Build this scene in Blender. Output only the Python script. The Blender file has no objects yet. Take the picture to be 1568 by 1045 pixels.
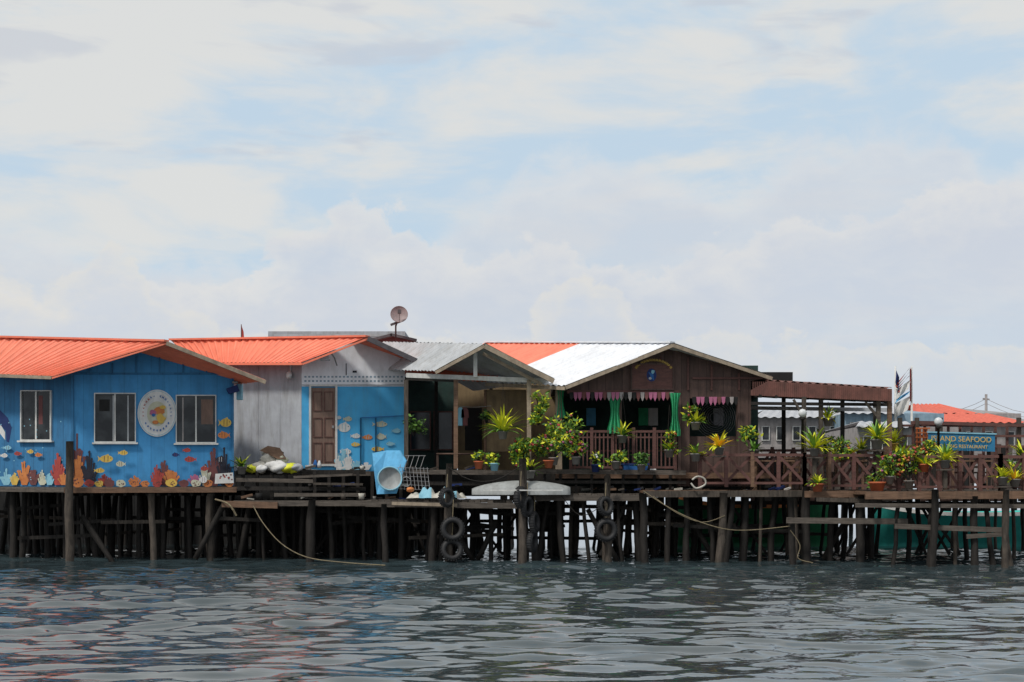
import bpy, math, random
import numpy as np
from mathutils import Vector, Matrix
random.seed(7); rng=np.random.default_rng(5)
U=random.uniform
F=2178.0; CX=784.0; HZ=745.0; H=1.9   # survey constants: focal, principal column, eye level row, eye height (m)
def P(px,py,Y): return Vector(((px-CX)*Y/F, Y, H+(HZ-py)*Y/F))
scene=bpy.context.scene
# ------------------------------------------------------------------ materials
def newmat(name):
    m=bpy.data.materials.new(name); m.use_nodes=True
    nt=m.node_tree; b=nt.nodes['Principled BSDF']; return m,nt,b
def mat(name,c,c2=None,scale=5,stretch=(1,1,1),rough=.75,bump=.15,dirt=.35,plank=None,spec=.3,dirtcol=(.03,.025,.02),metal=0,pc=1.0):
    m,nt,b=newmat(name); N=nt.nodes; L=nt.links
    if c2 is None: c2=tuple(x*.72 for x in c)
    tc=N.new('ShaderNodeTexCoord')
    mp=N.new('ShaderNodeMapping'); mp.inputs['Scale'].default_value=stretch
    L.new(tc.outputs['Object'],mp.inputs['Vector'])
    n1=N.new('ShaderNodeTexNoise'); n1.inputs['Scale'].default_value=scale; n1.inputs['Detail'].default_value=5; n1.inputs['Roughness'].default_value=.65
    L.new(mp.outputs[0],n1.inputs['Vector'])
    r=N.new('ShaderNodeValToRGB'); r.color_ramp.elements[0].position=.32; r.color_ramp.elements[1].position=.68
    r.color_ramp.elements[0].color=(*c2,1); r.color_ramp.elements[1].color=(*c,1)
    L.new(n1.outputs['Fac'],r.inputs['Fac'])
    col=r.outputs['Color']
    mp2=N.new('ShaderNodeMapping'); mp2.inputs['Scale'].default_value=(3.0,3.0,.5)
    L.new(tc.outputs['Object'],mp2.inputs['Vector'])
    n2=N.new('ShaderNodeTexNoise'); n2.inputs['Scale'].default_value=1.7; n2.inputs['Detail'].default_value=6; n2.inputs['Roughness'].default_value=.7
    L.new(mp2.outputs[0],n2.inputs['Vector'])
    r2=N.new('ShaderNodeMapRange'); r2.inputs['From Min'].default_value=.46; r2.inputs['From Max'].default_value=.76
    r2.inputs['To Max'].default_value=dirt
    L.new(n2.outputs['Fac'],r2.inputs['Value'])
    mx=N.new('ShaderNodeMix'); mx.data_type='RGBA'; mx.inputs['B'].default_value=(*dirtcol,1)
    L.new(r2.outputs[0],mx.inputs['Factor']); L.new(col,mx.inputs['A']); col=mx.outputs['Result']
    hgt=n1.outputs['Fac']
    if plank:
        ax,w=plank
        sp=N.new('ShaderNodeSeparateXYZ'); L.new(tc.outputs['Object'],sp.inputs[0])
        d=N.new('ShaderNodeMath'); d.operation='DIVIDE'; d.inputs[1].default_value=w; L.new(sp.outputs[ax],d.inputs[0])
        fl=N.new('ShaderNodeMath'); fl.operation='FLOOR'; L.new(d.outputs[0],fl.inputs[0])
        fr=N.new('ShaderNodeMath'); fr.operation='FRACT'; L.new(d.outputs[0],fr.inputs[0])
        wn=N.new('ShaderNodeTexWhiteNoise'); wn.noise_dimensions='1D'; L.new(fl.outputs[0],wn.inputs['W'])
        gt=N.new('ShaderNodeMath'); gt.operation='GREATER_THAN'; gt.inputs[1].default_value=.07; L.new(fr.outputs[0],gt.inputs[0])
        mr=N.new('ShaderNodeMapRange'); mr.inputs['To Min'].default_value=1-.28*pc; mr.inputs['To Max'].default_value=1+.1*pc; L.new(wn.outputs['Value'],mr.inputs['Value'])
        mr2=N.new('ShaderNodeMapRange'); mr2.inputs['To Min'].default_value=1-.5*pc; mr2.inputs['To Max'].default_value=1; L.new(gt.outputs[0],mr2.inputs['Value'])
        mu=N.new('ShaderNodeMath'); mu.operation='MULTIPLY'; L.new(mr.outputs[0],mu.inputs[0]); L.new(mr2.outputs[0],mu.inputs[1])
        vm=N.new('ShaderNodeVectorMath'); vm.operation='SCALE'; L.new(col,vm.inputs[0]); L.new(mu.outputs[0],vm.inputs['Scale']); col=vm.outputs[0]
    L.new(col,b.inputs['Base Color'])
    bp=N.new('ShaderNodeBump'); bp.inputs['Strength'].default_value=bump; bp.inputs['Distance'].default_value=.03
    L.new(hgt,bp.inputs['Height']); L.new(bp.outputs[0],b.inputs['Normal'])
    b.inputs['Roughness'].default_value=rough; b.inputs['Specular IOR Level'].default_value=spec; b.inputs['Metallic'].default_value=metal
    return m
M={}
def dm(k,*a,**kw): M[k]=mat(k,*a,**kw)
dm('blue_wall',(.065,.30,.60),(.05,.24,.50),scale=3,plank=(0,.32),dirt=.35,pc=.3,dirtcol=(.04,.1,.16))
dm('blue_shade_and_trim',(.045,.20,.40),(.035,.16,.33),scale=3,plank=(0,.3),dirt=.4,pc=.5)  # darker copy of blue_wall: side wall's roof shade painted in; also colours trim
dm('blue_wall2',(.075,.42,.74),(.06,.34,.64),scale=2.5,dirt=.5,dirtcol=(.10,.24,.36))
dm('white_wall',(.80,.83,.88),(.70,.73,.78),dirt=.35,dirtcol=(.35,.34,.32))
dm('gray_wall',(.42,.44,.47),(.33,.34,.37),scale=2,dirt=.65,dirtcol=(.15,.14,.12))
dm('orange_roof',(.84,.235,.14),(.74,.185,.11),scale=2,dirt=.35,rough=.5,dirtcol=(.42,.13,.08))
dm('gray_roof',(.46,.48,.50),(.34,.36,.38),scale=2,dirt=.5,rough=.5,dirtcol=(.18,.16,.13))
dm('white_roof',(.76,.78,.82),(.66,.68,.72),scale=2,dirt=.35,rough=.45,dirtcol=(.36,.33,.31))
dm('dark_roof',(.12,.11,.12),(.07,.065,.07),dirt=.3)
dm('red_roof',(.66,.15,.10),(.56,.12,.08),dirt=.3)
dm('rust_roof',(.19,.08,.065),(.11,.05,.042),dirt=.6,scale=4)
dm('brown_wall',(.135,.083,.07),(.085,.055,.048),scale=4,stretch=(2,2,.5),plank=(0,.22),dirt=.5,pc=.9)
dm('brown_paint',(.15,.07,.06),(.09,.045,.04),dirt=.45,stretch=(1,1,4))
dm('panel',(.26,.19,.10),(.17,.12,.07),scale=2,dirt=.5)
dm('fascia',(.38,.31,.23),(.25,.2,.15),scale=8,dirt=.5)
dm('white_trim',(.66,.66,.64),(.5,.5,.48),dirt=.4)
dm('door',(.22,.14,.11),(.15,.1,.08),dirt=.4,stretch=(3,3,.6))
dm('pile',(.028,.024,.021),(.012,.010,.009),scale=8,stretch=(2,2,.5),dirt=.5,dirtcol=(.006,.007,.005),bump=.5)
dm('pile_light',(.10,.082,.066),(.038,.031,.026),scale=8,stretch=(2,2,.5),dirt=.7,dirtcol=(.016,.014,.011),bump=.5)
dm('plank',(.13,.11,.092),(.06,.05,.043),scale=6,dirt=.6,stretch=(.4,1,3),bump=.4)
dm('plank_brown',(.21,.125,.08),(.11,.065,.042),scale=6,dirt=.6,stretch=(.4,1,3),bump=.4)
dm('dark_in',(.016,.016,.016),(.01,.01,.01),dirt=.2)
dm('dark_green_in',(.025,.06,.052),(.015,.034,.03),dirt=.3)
dm('rubber',(.028,.029,.031),(.018,.018,.02),dirt=.3,dirtcol=(.07,.065,.06),rough=.6)
dm('rope',(.24,.20,.12),(.15,.12,.08),scale=20)
dm('green_cloth',(.05,.42,.19),(.035,.3,.14),dirt=.1)
dm('yellow_p',(.68,.47,.10),(.55,.36,.08),dirt=.25)
dm('orange_p',(.60,.22,.07),(.44,.15,.05),dirt=.3)
dm('red_p',(.42,.07,.055),(.3,.05,.045),dirt=.3)
dm('maroon_p',(.17,.06,.06),(.11,.045,.045),dirt=.2)
dm('white_p',(.68,.68,.67),(.56,.56,.55),dirt=.25)
dm('cream_p',(.55,.55,.43),(.45,.45,.34),dirt=.2)
dm('black_p',(.03,.03,.045),(.02,.02,.03),dirt=.1)
dm('cyan_p',(.25,.50,.62),(.2,.42,.53),dirt=.2)
dm('pink_p',(.42,.13,.24),(.33,.11,.19),dirt=.2)
dm('blue_p',(.03,.14,.40),(.02,.1,.3),dirt=.2)
dm('sign_blue',(.03,.19,.36),(.025,.15,.28),dirt=.4)
dm('navy_p',(.02,.04,.15),dirt=.1)
dm('sky_tarp',(.12,.40,.66),(.09,.32,.54),dirt=.3)
dm('sacks',(.58,.56,.5),(.4,.38,.33),dirt=.4)
dm('boat_gray',(.34,.36,.36),(.25,.26,.26),dirt=.5,dirtcol=(.1,.1,.09))
dm('teal_hull',(.05,.48,.42),(.04,.4,.35),dirt=.3)
dm('green_hull',(.03,.24,.10),(.02,.17,.07),dirt=.3)
dm('terracotta',(.50,.13,.055),(.38,.1,.045),dirt=.3)
dm('gray_pot',(.24,.23,.21),(.16,.15,.14),dirt=.3)
dm('leaf_yel',(.78,.74,.04),(.5,.58,.04),scale=6,dirt=.1,rough=.5)
dm('leaf_orange',(.95,.45,.03),(.8,.6,.03),scale=6,dirt=.0,rough=.5)
dm('leaf_grn',(.17,.34,.05),(.09,.19,.035),scale=6,dirt=.2,rough=.5)
dm('leaf_dark',(.06,.13,.035),(.03,.07,.022),scale=6,dirt=.3,rough=.5)
dm('metal',(.30,.30,.31),(.2,.2,.2),dirt=.3,rough=.5)
dm('dish',(.34,.26,.26),(.26,.21,.21),dirt=.3,rough=.5)
dm('lamp_glass',(.72,.74,.76),dirt=.15,rough=.3)
dm('orange_frame',(.7,.2,.07),dirt=.2)
dm('far_wall',(.36,.33,.32),(.25,.23,.23),dirt=.5)
dm('far_wall_blue',(.27,.38,.46),(.2,.29,.37),dirt=.5)
dm('far_roof',(.5,.51,.54),(.38,.39,.42),dirt=.4)
def glass():
    m,nt,b=newmat('window_glass'); b.inputs['Roughness'].default_value=.12
    N=nt.nodes;L=nt.links
    tc=N.new('ShaderNodeTexCoord');n=N.new('ShaderNodeTexNoise');n.inputs['Scale'].default_value=1.8;n.inputs['Detail'].default_value=4;L.new(tc.outputs['Object'],n.inputs['Vector'])
    r=N.new('ShaderNodeValToRGB');r.color_ramp.elements[0].color=(.010,.012,.014,1);r.color_ramp.elements[1].color=(.06,.068,.072,1);r.color_ramp.elements[0].position=.45;r.color_ramp.elements[1].position=.75
    L.new(n.outputs['Fac'],r.inputs[0]);L.new(r.outputs[0],b.inputs['Base Color']);b.inputs['Specular IOR Level'].default_value=.35;return m
M['glass']=glass()
# ------------------------------------------------------------------ mesh builder
class MB:
    def __init__(s): s.v=[];s.f=[];s.m=[];s.s=[];s.mats=[]
    def mi(s,k):
        if k not in s.mats: s.mats.append(k)
        return s.mats.index(k)
    def add(s,vs,fs,k,smooth=False):
        o=len(s.v); s.v+= [tuple(v) for v in vs]; i=s.mi(k)
        for f in fs: s.f.append(tuple(o+j for j in f)); s.m.append(i); s.s.append(smooth)
    def slab(s,pts,vec,k):
        n=len(pts); vec=Vector(vec)
        vs=[Vector(p) for p in pts]+[Vector(p)+vec for p in pts]
        fs=[tuple(range(n)),tuple(range(2*n-1,n-1,-1))]+[(i,i+n,(i+1)%n+n,(i+1)%n) for i in range(n)]
        s.add(vs,fs,k)
    def box(s,a,b,k):
        x0,y0,z0=a;x1,y1,z1=b
        s.slab([(x0,y0,z0),(x1,y0,z0),(x1,y0,z1),(x0,y0,z1)],(0,y1-y0,0),k)
    def beam(s,a,b,w,h,k):
        a=Vector(a);b=Vector(b);d=(b-a)
        if d.length<1e-4:return
        d.normalize(); up=Vector((0,0,1))
        if abs(d.z)>.95: up=Vector((0,1,0))
        sd=d.cross(up).normalized(); u=sd.cross(d).normalized()
        q=[a+sd*w/2+u*h/2,a-sd*w/2+u*h/2,a-sd*w/2-u*h/2,a+sd*w/2-u*h/2]
        s.slab(q,b-a,k)
    def cyl(s,a,b,r1,r2,k,n=8,wob=0,segs=1,caps=True):
        a=Vector(a);b=Vector(b);d=(b-a).normalized()
        up=Vector((0,0,1)) if abs(d.z)<.9 else Vector((0,1,0))
        e=d.cross(up).normalized();g=e.cross(d)
        vs=[];fs=[]
        for i in range(segs+1):
            t=i/segs; c=a.lerp(b,t)+(Vector((U(-wob,wob),U(-wob,wob),0)) if 0<i<segs else Vector())
            r=(r1+(r2-r1)*t)*(U(.88,1.12) if wob else 1)
            for j in range(n):
                an=2*math.pi*j/n; vs.append(c+(e*math.cos(an)+g*math.sin(an))*r)
        for i in range(segs):
            for j in range(n):
                j2=(j+1)%n; fs.append((i*n+j,i*n+j2,(i+1)*n+j2,(i+1)*n+j))
        if caps: fs+=[tuple(range(n)),tuple(range(segs*n,segs*n+n))]
        s.add(vs,fs,k,True)
    def tube(s,pts,r,k,n=5):
        for a,b in zip(pts[:-1],pts[1:]): s.cyl(a,b,r,r,k,n,caps=False)
    def torus(s,c,R,r,ax,k,n=20,m=8):
        ax=Vector(ax).normalized(); up=Vector((0,0,1)); e=ax.cross(up).normalized(); g=e.cross(ax)
        vs=[];fs=[]
        for i in range(n):
            a=2*math.pi*i/n; d=e*math.cos(a)+g*math.sin(a)
            for j in range(m):
                b=2*math.pi*j/m; vs.append(Vector(c)+d*(R+r*math.cos(b))+ax*r*1.3*math.sin(b))
        for i in range(n):
            for j in range(m):
                fs.append((i*m+j,((i+1)%n)*m+j,((i+1)%n)*m+(j+1)%m,i*m+(j+1)%m))
        s.add(vs,fs,k,True)
    def lathe(s,c,prof,k,n=14):
        c=Vector(c);vs=[];fs=[]
        for r,z in prof:
            for j in range(n):
                a=2*math.pi*j/n; vs.append(c+Vector((r*math.cos(a),r*math.sin(a),z)))
        for i in range(len(prof)-1):
            for j in range(n):
                fs.append((i*n+j,i*n+(j+1)%n,(i+1)*n+(j+1)%n,(i+1)*n+j))
        s.add(vs,fs,k,True)
    def blob(s,c,rx,ry,rz,k,amp=.12,n=12,m=8):
        c=Vector(c);vs=[];fs=[];ph=[U(0,6) for _ in range(4)]
        for i in range(m+1):
            t=math.pi*i/m
            for j in range(n):
                a=2*math.pi*j/n
                q=1+amp*(math.sin(3*a+ph[0]+2*t)+math.sin(2*a-ph[1]+4*t)*.7)
                vs.append(c+Vector((rx*q*math.sin(t)*math.cos(a),ry*q*math.sin(t)*math.sin(a),rz*q*math.cos(t))))
        for i in range(m):
            for j in range(n): fs.append((i*n+j,i*n+(j+1)%n,(i+1)*n+(j+1)%n,(i+1)*n+j))
        s.add(vs,fs,k,True)
    def corr(s,r0,r1,e1,e0,k,pitch=.2,amp=.022,rows=3):
        r0,r1,e1,e0=map(Vector,(r0,r1,e1,e0))
        Ln=((r1-r0).length+(e1-e0).length)/2; n=max(4,int(Ln/pitch*6))
        nrm=(r1-r0).cross(e0-r0).normalized()
        if nrm.z<0: nrm=-nrm
        vs=[];fs=[]
        for i in range(rows+1):
            t=i/rows
            for j in range(n+1):
                u=j/n; p=r0.lerp(r1,u).lerp(e0.lerp(e1,u),t)
                h=amp*math.sin(2*math.pi*u*Ln/pitch)
                vs.append(p+nrm*(h+.02+.006*math.sin(j*.37+i*2)))
        for i in range(rows):
            for j in range(n): fs.append((i*(n+1)+j,i*(n+1)+j+1,(i+1)*(n+1)+j+1,(i+1)*(n+1)+j))
        s.add(vs,fs,k,False)
    def finish(s,name,parent=None):
        me=bpy.data.meshes.new(name); me.from_pydata(s.v,[],s.f)
        for k in s.mats: me.materials.append(M[k])
        me.polygons.foreach_set('material_index',s.m); me.polygons.foreach_set('use_smooth',s.s); me.update()
        o=bpy.data.objects.new(name,me); scene.collection.objects.link(o)
        if parent: o.parent=parent
        return o
def G(name):
    e=bpy.data.objects.new(name,None); scene.collection.objects.link(e); e.empty_display_size=.3; return e
class Wall:
    def __init__(s,pa,Ya,pb,Yb):
        s.A=P(pa,HZ,Ya);s.B=P(pb,HZ,Yb);d=s.B-s.A
        s.n=Vector((d.y,-d.x,0)).normalized()
        if s.n.y>0: s.n=-s.n
        s.o=.004
    def at(s,px,py,off=0):
        k=(px-CX)/F;d=s.B-s.A
        t=(k*s.A.y-s.A.x)/(d.x-k*d.y); Y=s.A.y+t*d.y
        return P(px,py,Y)+s.n*off
    def slab(s,mb,pts,off,th,k): mb.slab([s.at(x,y,off) for x,y in pts],s.n*th,k)
    def rect(s,mb,x0,y0,x1,y1,off,th,k): s.slab(mb,[(x0,y0),(x1,y0),(x1,y1),(x0,y1)],off,th,k)
    def paint(s,mb,pts,k):
        s.o+=.0004
        mb.add([s.at(x,y,s.o) for x,y in pts],[tuple(range(len(pts)))],k)
    def ell(s,mb,cx,cy,rx,ry,k,n=18,a0=0,jit=0):
        s.paint(mb,[(cx+rx*(1+U(-jit,jit))*math.cos(2*math.pi*i/n+a0),cy+ry*(1+U(-jit,jit))*math.sin(2*math.pi*i/n+a0)) for i in range(n)],k)
    def frame(s,mb,x0,y0,x1,y1,t,off,th,k):
        s.rect(mb,x0,y0,x1,y0+t,off,th,k); s.rect(mb,x0,y1-t,x1,y1,off,th,k)
        s.rect(mb,x0,y0+t,x0+t,y1-t,off,th,k); s.rect(mb,x1-t,y0+t,x1,y1-t,off,th,k)
def fish(w,mb,cx,cy,l,h,k,d=1,st='maroon_p'):
    w.ell(mb,cx,cy,l/2,h/2,k)
    w.paint(mb,[(cx-d*l*.42,cy),(cx-d*l*.68,cy-h*.42),(cx-d*l*.6,cy),(cx-d*l*.68,cy+h*.42)],k)
    w.paint(mb,[(cx-d*l*.15,cy-h*.45),(cx+d*l*.15,cy-h*.68),(cx+d*l*.2,cy-h*.4)],k)
    for q in (-.18,.1):
        w.paint(mb,[(cx+d*l*q,cy-h*.38),(cx+d*l*(q+.05),cy-h*.38),(cx+d*l*(q+.03),cy+h*.38),(cx+d*l*(q-.01),cy+h*.38)],st)
    w.ell(mb,cx+d*l*.33,cy-h*.1,l*.04,l*.04,'black_p',8)
def coral(w,mb,cx,by,wd,ht,k,n=7):
    for i in range(n):
        a=(i/(n-1)-.5)*2; tx=cx+a*wd/2; ty=by-ht*(1-.45*abs(a))*U(.7,1.05); r=U(.09,.15)*wd
        w.paint(mb,[(cx-wd*.06+a*3,by),(tx-r*.6,ty),(tx,ty-r*.6),(tx+r*.6,ty),(cx+wd*.06+a*3,by)],k)
        w.ell(mb,tx,ty,r*.8,r,k,9,U(0,1),.3)
        w.ell(mb,(tx+cx)/2+U(-3,3),(ty+by)/2,r*1.1,r*1.3,k,9,U(0,1),.35)
def sponge(w,mb,cx,by,r,k,k2='maroon_p'):
    w.ell(mb,cx,by-r*.6,r,r*.75,k,12,0,.15)
    for _ in range(7): w.ell(mb,cx+U(-.6,.6)*r,by-r*.6+U(-.45,.45)*r,r*.12,r*.12,k2,7)

# ================================================================== BLUE MURAL HOUSE
g=G('blue_mural_house')
w=Wall(110,36.0,358,37.1); ws=Wall(-60,37.6,110,36.0)
mb=MB(); w.slab(mb,[(110,746),(110,566),(255,526),(358,568),(358,744)],0,-.1,'blue_wall'); mb.finish('gable_wall',g)
mb=MB(); ws.slab(mb,[(-60,744),(-60,570),(109.5,566),(109.5,746)],0,-.1,'blue_shade_and_trim'); mb.finish('side_wall',g)
mb=MB()
Rf=P(255,524,35.5);Rb=P(-80,516,37.6);Ef=P(80,577,35.3);Eb=P(-80,571,36.9);Er=P(407,584,36.4)
mb.corr(Rb,Rf,Ef,Eb,'orange_roof'); mb.corr(Rb,Rf,Er,Er+Vector((-2.0,2.5,0)),'orange_roof'); mb.finish('roof',g)
mb=MB()
mb.beam(Rf-Vector((0,.03,.03)),Er-Vector((0,.03,.03)),.05,.10,'fascia'); mb.beam(Ef-Vector((0,.03,.03)),Eb-Vector((0,.03,.03)),.05,.08,'fascia')
mb.beam(Rf-Vector((0,.02,.04)),Ef-Vector((0,.02,.04)),.04,.04,'orange_roof')
mb.beam(Rf-Vector((0,0,-.03)),Rb-Vector((0,0,-.03)),.22,.05,'orange_roof')
w.rect(mb,110,571,358,574,.002,.03,'blue_shade_and_trim'); w.rect(mb,109,566,113,746,.003,.03,'blue_shade_and_trim'); w.rect(mb,354.5,570,358,744,.003,.03,'blue_shade_and_trim')
for i in range(7):
    x=135+i*36; top=max(530,566-(x-110)*.27) if x<255 else 527+(x-255)*.4
    w.rect(mb,x,top+7,x+2.5,571,.002,.03,'blue_shade_and_trim')
mb.finish('fascia_boards',g)
mb=MB()
def window(w,mb,x0,y0,x1,y1,panes=2):
    w.rect(mb,x0+2,y0+2,x1-2,y1-2,.004,.01,'glass')
    w.frame(mb,x0,y0,x1,y1,1.6,.004,.05,'white_trim')
    for i in range(1,panes):
        x=x0+(x1-x0)*i/panes; w.rect(mb,x-1.1,y0+2,x+1.1,y1-2,.016,.025,'white_trim')
    w.rect(mb,x0-3,y1,x1+3,y1+2.5,.004,.09,'white_trim')
window(w,mb,144,602,208,678);window(w,mb,269,605,331,679);window(ws,mb,33,598,80,675)
w.rect(mb,172.5,606,174.5,676,.0145,.003,'gray_roof'); w.rect(mb,195,606,197,676,.0145,.003,'gray_roof')
w.rect(mb,279,609,281,676,.0145,.003,'far_wall'); w.rect(mb,152,612,168,630,.0145,.002,'dark_in'); w.rect(mb,308,612,326,650,.0145,.002,'door')
ws.rect(mb,60,606,66,650,.0145,.003,'maroon_p')
mb.finish('windows',g)
mb=MB()
ks=['orange_p','red_p','yellow_p','maroon_p','cream_p','orange_p']
for cx,h,k,wd in((118,85,'maroon_p',22),(120,56,'orange_p',17),(137,50,'black_p',22),(252,42,'maroon_p',24),(262,30,'orange_p',22),(328,58,'maroon_p',26),(314,36,'cream_p',16),(343,60,'black_p',20),(160,18,'red_p',18),(206,15,'orange_p',16),(298,20,'pink_p',18),(240,30,'red_p',18)):
    coral(w,mb,cx,744,wd,h,k)
for i,(cx,r) in enumerate([(118,11),(137,8),(152,7),(167,9),(185,8),(206,8),(222,7),(240,8),(262,9),(281,8),(299,8),(318,8),(350,7)]):
    sponge(w,mb,cx,745,r*.95,ks[i%6])
for a in ((163,703,20,11,'yellow_p',1),(184,711,13,8,'cream_p',-1),(189,694,13,7,'yellow_p',1),(153,721,14,7,'yellow_p',1),(345,648,17,13,'yellow_p',1),(341,667,16,10,'orange_p',-1),(290,704,16,8,'red_p',-1),(286,690,11,6,'red_p',1),(312,718,11,7,'red_p',-1),(268,697,10,6,'navy_p',-1)):
    fish(w,mb,*a)
fish(w,mb,337,704,13,9,'black_p',1,'white_p'); fish(w,mb,311,735,11,10,'white_p')
w.paint(mb,[(329,726),(356,724),(357,740),(328,741)],'white_p')
for _ in range(12): w.ell(mb,332+U(0,23),732+U(-5,5),1.4,1.3,random.choice(('red_p','maroon_p')),7)
ws.paint(mb,[(-30,622),(0,628),(12,640),(18,655),(14,678),(10,676),(9,660),(0,650),(-30,650)],'navy_p'); ws.paint(mb,[(-30,645),(2,652),(8,662),(8,674),(0,664),(-30,655)],'white_p')
for cx,h,k,wd in((10,22,'cyan_p',18),(38,40,'orange_p',20),(52,28,'maroon_p',18),(66,22,'cream_p',12),(90,46,'red_p',20),(78,20,'cyan_p',12),(100,22,'orange_p',16),(25,20,'yellow_p',12)):
    coral(ws,mb,cx,743,wd,h,k)
for a in((15,686,11,6,'cyan_p',1),(30,695,10,6,'red_p',-1),(50,692,9,6,'yellow_p',1),(10,698,10,6,'white_p',1),(62,697,10,6,'orange_p',-1)): fish(ws,mb,*a)
for _ in range(26): ws.ell(mb,U(2,105),U(640,735),.9,.9,'cyan_p',6)
mb.finish('mural',g)
g2=G('round_emblem_sign'); mb=MB()
n=36; w.slab(mb,[(240.5+30*math.cos(2*math.pi*i/n),633+36*math.sin(2*math.pi*i/n)) for i in range(n)],.004,.025,'white_p')
w.o=.034
w.ell(mb,240.5,633,28.3,34.3,'cyan_p',36);w.ell(mb,240.5,633,27.7,33.6,'white_p',36);w.ell(mb,240.5,634,15.5,19,'cream_p',30)
for i in range(17):
    a=math.pi*(.95+1.1*i/16); c=(240.5+21.5*math.cos(a),633+26.5*math.sin(a)); r=(-math.sin(a),math.cos(a)); o=(math.cos(a),math.sin(a)*1.1)
    if i==8: continue
    for sgn in (-1,1):
        if random.random()<.8: w.paint(mb,[(c[0]+r[0]*sgn*1.1+o[0]*2.2-.35,c[1]+r[1]*sgn*1.1+o[1]*2.2),(c[0]+r[0]*sgn*1.1+o[0]*2.2+.35,c[1]+r[1]*sgn*1.1+o[1]*2.2),(c[0]+r[0]*sgn*1.1-o[0]*2.2+.35,c[1]+r[1]*sgn*1.1-o[1]*2.2),(c[0]+r[0]*sgn*1.1-o[0]*2.2-.35,c[1]+r[1]*sgn*1.1-o[1]*2.2)],'blue_p' if i>5 else 'red_p')
    w.ell(mb,c[0],c[1],1.0,.8,'blue_p' if i>5 else 'red_p',6)
for i in range(9):
    a=math.pi*(.2+.6*i/8); w.ell(mb,240.5+21.5*math.cos(a),633+26.5*math.sin(a),1.1,1.8,'blue_p',7,0,.3)
w.ell(mb,244,630,8,6,'orange_p',12,0,.2);w.ell(mb,246,641,7,7,'yellow_p',12,0,.25);w.ell(mb,234,632,5,4,'pink_p',12,0,.2);w.ell(mb,238,647,5,3,'orange_p',9);w.ell(mb,235,636,3,2.5,'blue_p',8);w.ell(mb,249,624,5,3,'yellow_p',8)
mb.finish('disc',g2)
mb=MB(); mb.box(P(362,588,37.2),P(372,613,37.4),'cyan_p'); mb.beam(P(356,586,37),P(364,586,37),.05,.05,'metal'); w.slab(mb,[(346,596),(362,590),(366,600),(350,604)],.03,.2,'navy_p'); mb.finish('wall_lamp',g)
mb=MB()
mb.beam(P(98,751,35.75),P(362,750,36.9),.12,.14,'plank_brown'); mb.beam(P(-60,749,37.4),P(102,751,35.8),.12,.11,'plank')
mb.slab([P(100,747.5,35.8),P(365,746,36.95),P(365,746,36.95)+Vector((.5,8,0)),P(-100,746,43),P(-80,747,37.6)],(0,0,-.08),'plank')
for x in range(106,360,17):
    Y=35.95+(x-110)/248*1.1; mb.beam(P(x,756,Y-.05),P(x,756,Y)+Vector((-.3,6,0)),.07,.12,'pile')
mb.finish('floor_platform',g)

# ================================================================== GRAY + BLUE HOUSE
g=G('blue_and_white_house')
w2=Wall(462,38.4,620,39.2); w2s=Wall(340,40.1,462,38.4)
mb=MB(); w2.slab(mb,[(462,592),(462,549),(563,519),(620,547),(620,592)],0,-.1,'white_wall'); w2.slab(mb,[(462,592.2),(620,592.2),(620,728),(462,718)],-.004,-.1,'blue_wall2'); mb.finish('gable_wall',g)
mb=MB(); w2s.slab(mb,[(340,722),(340,552),(461.6,552),(461.6,720)],0,-.1,'gray_wall')
for x in (395,428): w2s.rect(mb,x,560,x+1,716,.001,.008,'gray_wall')
mb.finish('side_wall',g)
mb=MB()
Rf=P(563,517,37.8);Rb=P(262,522,40.6);Ef=P(463,556,37.7);Eb=P(300,556,39.9);Er=P(672,566,38.6)
mb.corr(Rb,Rf,Ef,Eb,'orange_roof'); mb.corr(Rb+Vector((3,1.5,0)),Rf,Er,Er+Vector((-.5,4,0)),'orange_roof'); mb.finish('roof',g)
mb=MB()
mb.beam(Rf-Vector((0,.03,.03)),Er-Vector((0,.03,.05)),.05,.13,'dark_roof'); mb.beam(Rf-Vector((0,.02,.04)),Ef-Vector((0,.02,.04)),.04,.05,'orange_roof'); mb.beam(Ef-Vector((0,.02,.03)),Eb-Vector((0,.02,.03)),.04,.06,'orange_roof')
mb.beam(Rf+Vector((0,0,.03)),Rb+Vector((0,0,.03)),.22,.05,'orange_roof')
mb.finish('fascia_boards',g)
mb=MB()
for r in range(2):
    for i in range(26):
        x=466+i*5.9; w2.rect(mb,x,576+r*6.5,x+3.2,578.6+r*6.5,.002,.003,'far_wall_blue')
w2.rect(mb,462,589,620,590.5,.002,.02,'gray_wall')
w2.rect(mb,476,594,513,713,.002,.03,'door')
w2.frame(mb,473,589,516,714,3,.002,.06,'white_trim')
for yy in (600,640,678):
    for xx in (479,496): w2.frame(mb,xx,yy,xx+14,yy+30,1.2,.03,.02,'brown_paint')
w2.rect(mb,508,652,511,656,.03,.04,'metal')
w2.rect(mb,540,568,546,571,.002,.02,'black_p')
mb.cyl(w2.at(530,575,.01),w2.at(530,557,.01),.012,.012,'black_p'); mb.cyl(w2.at(552,640,.05),w2.at(552,728,.05),.02,.02,'blue_shade_and_trim'); mb.cyl(w2.at(575,640,.05),w2.at(575,728,.05),.02,.02,'blue_shade_and_trim')
mb.beam(w2.at(553,640,.05),w2.at(620,637,.05),.02,.02,'blue_p')
mb.finish('door_and_trim',g)
mb=MB()
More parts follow.
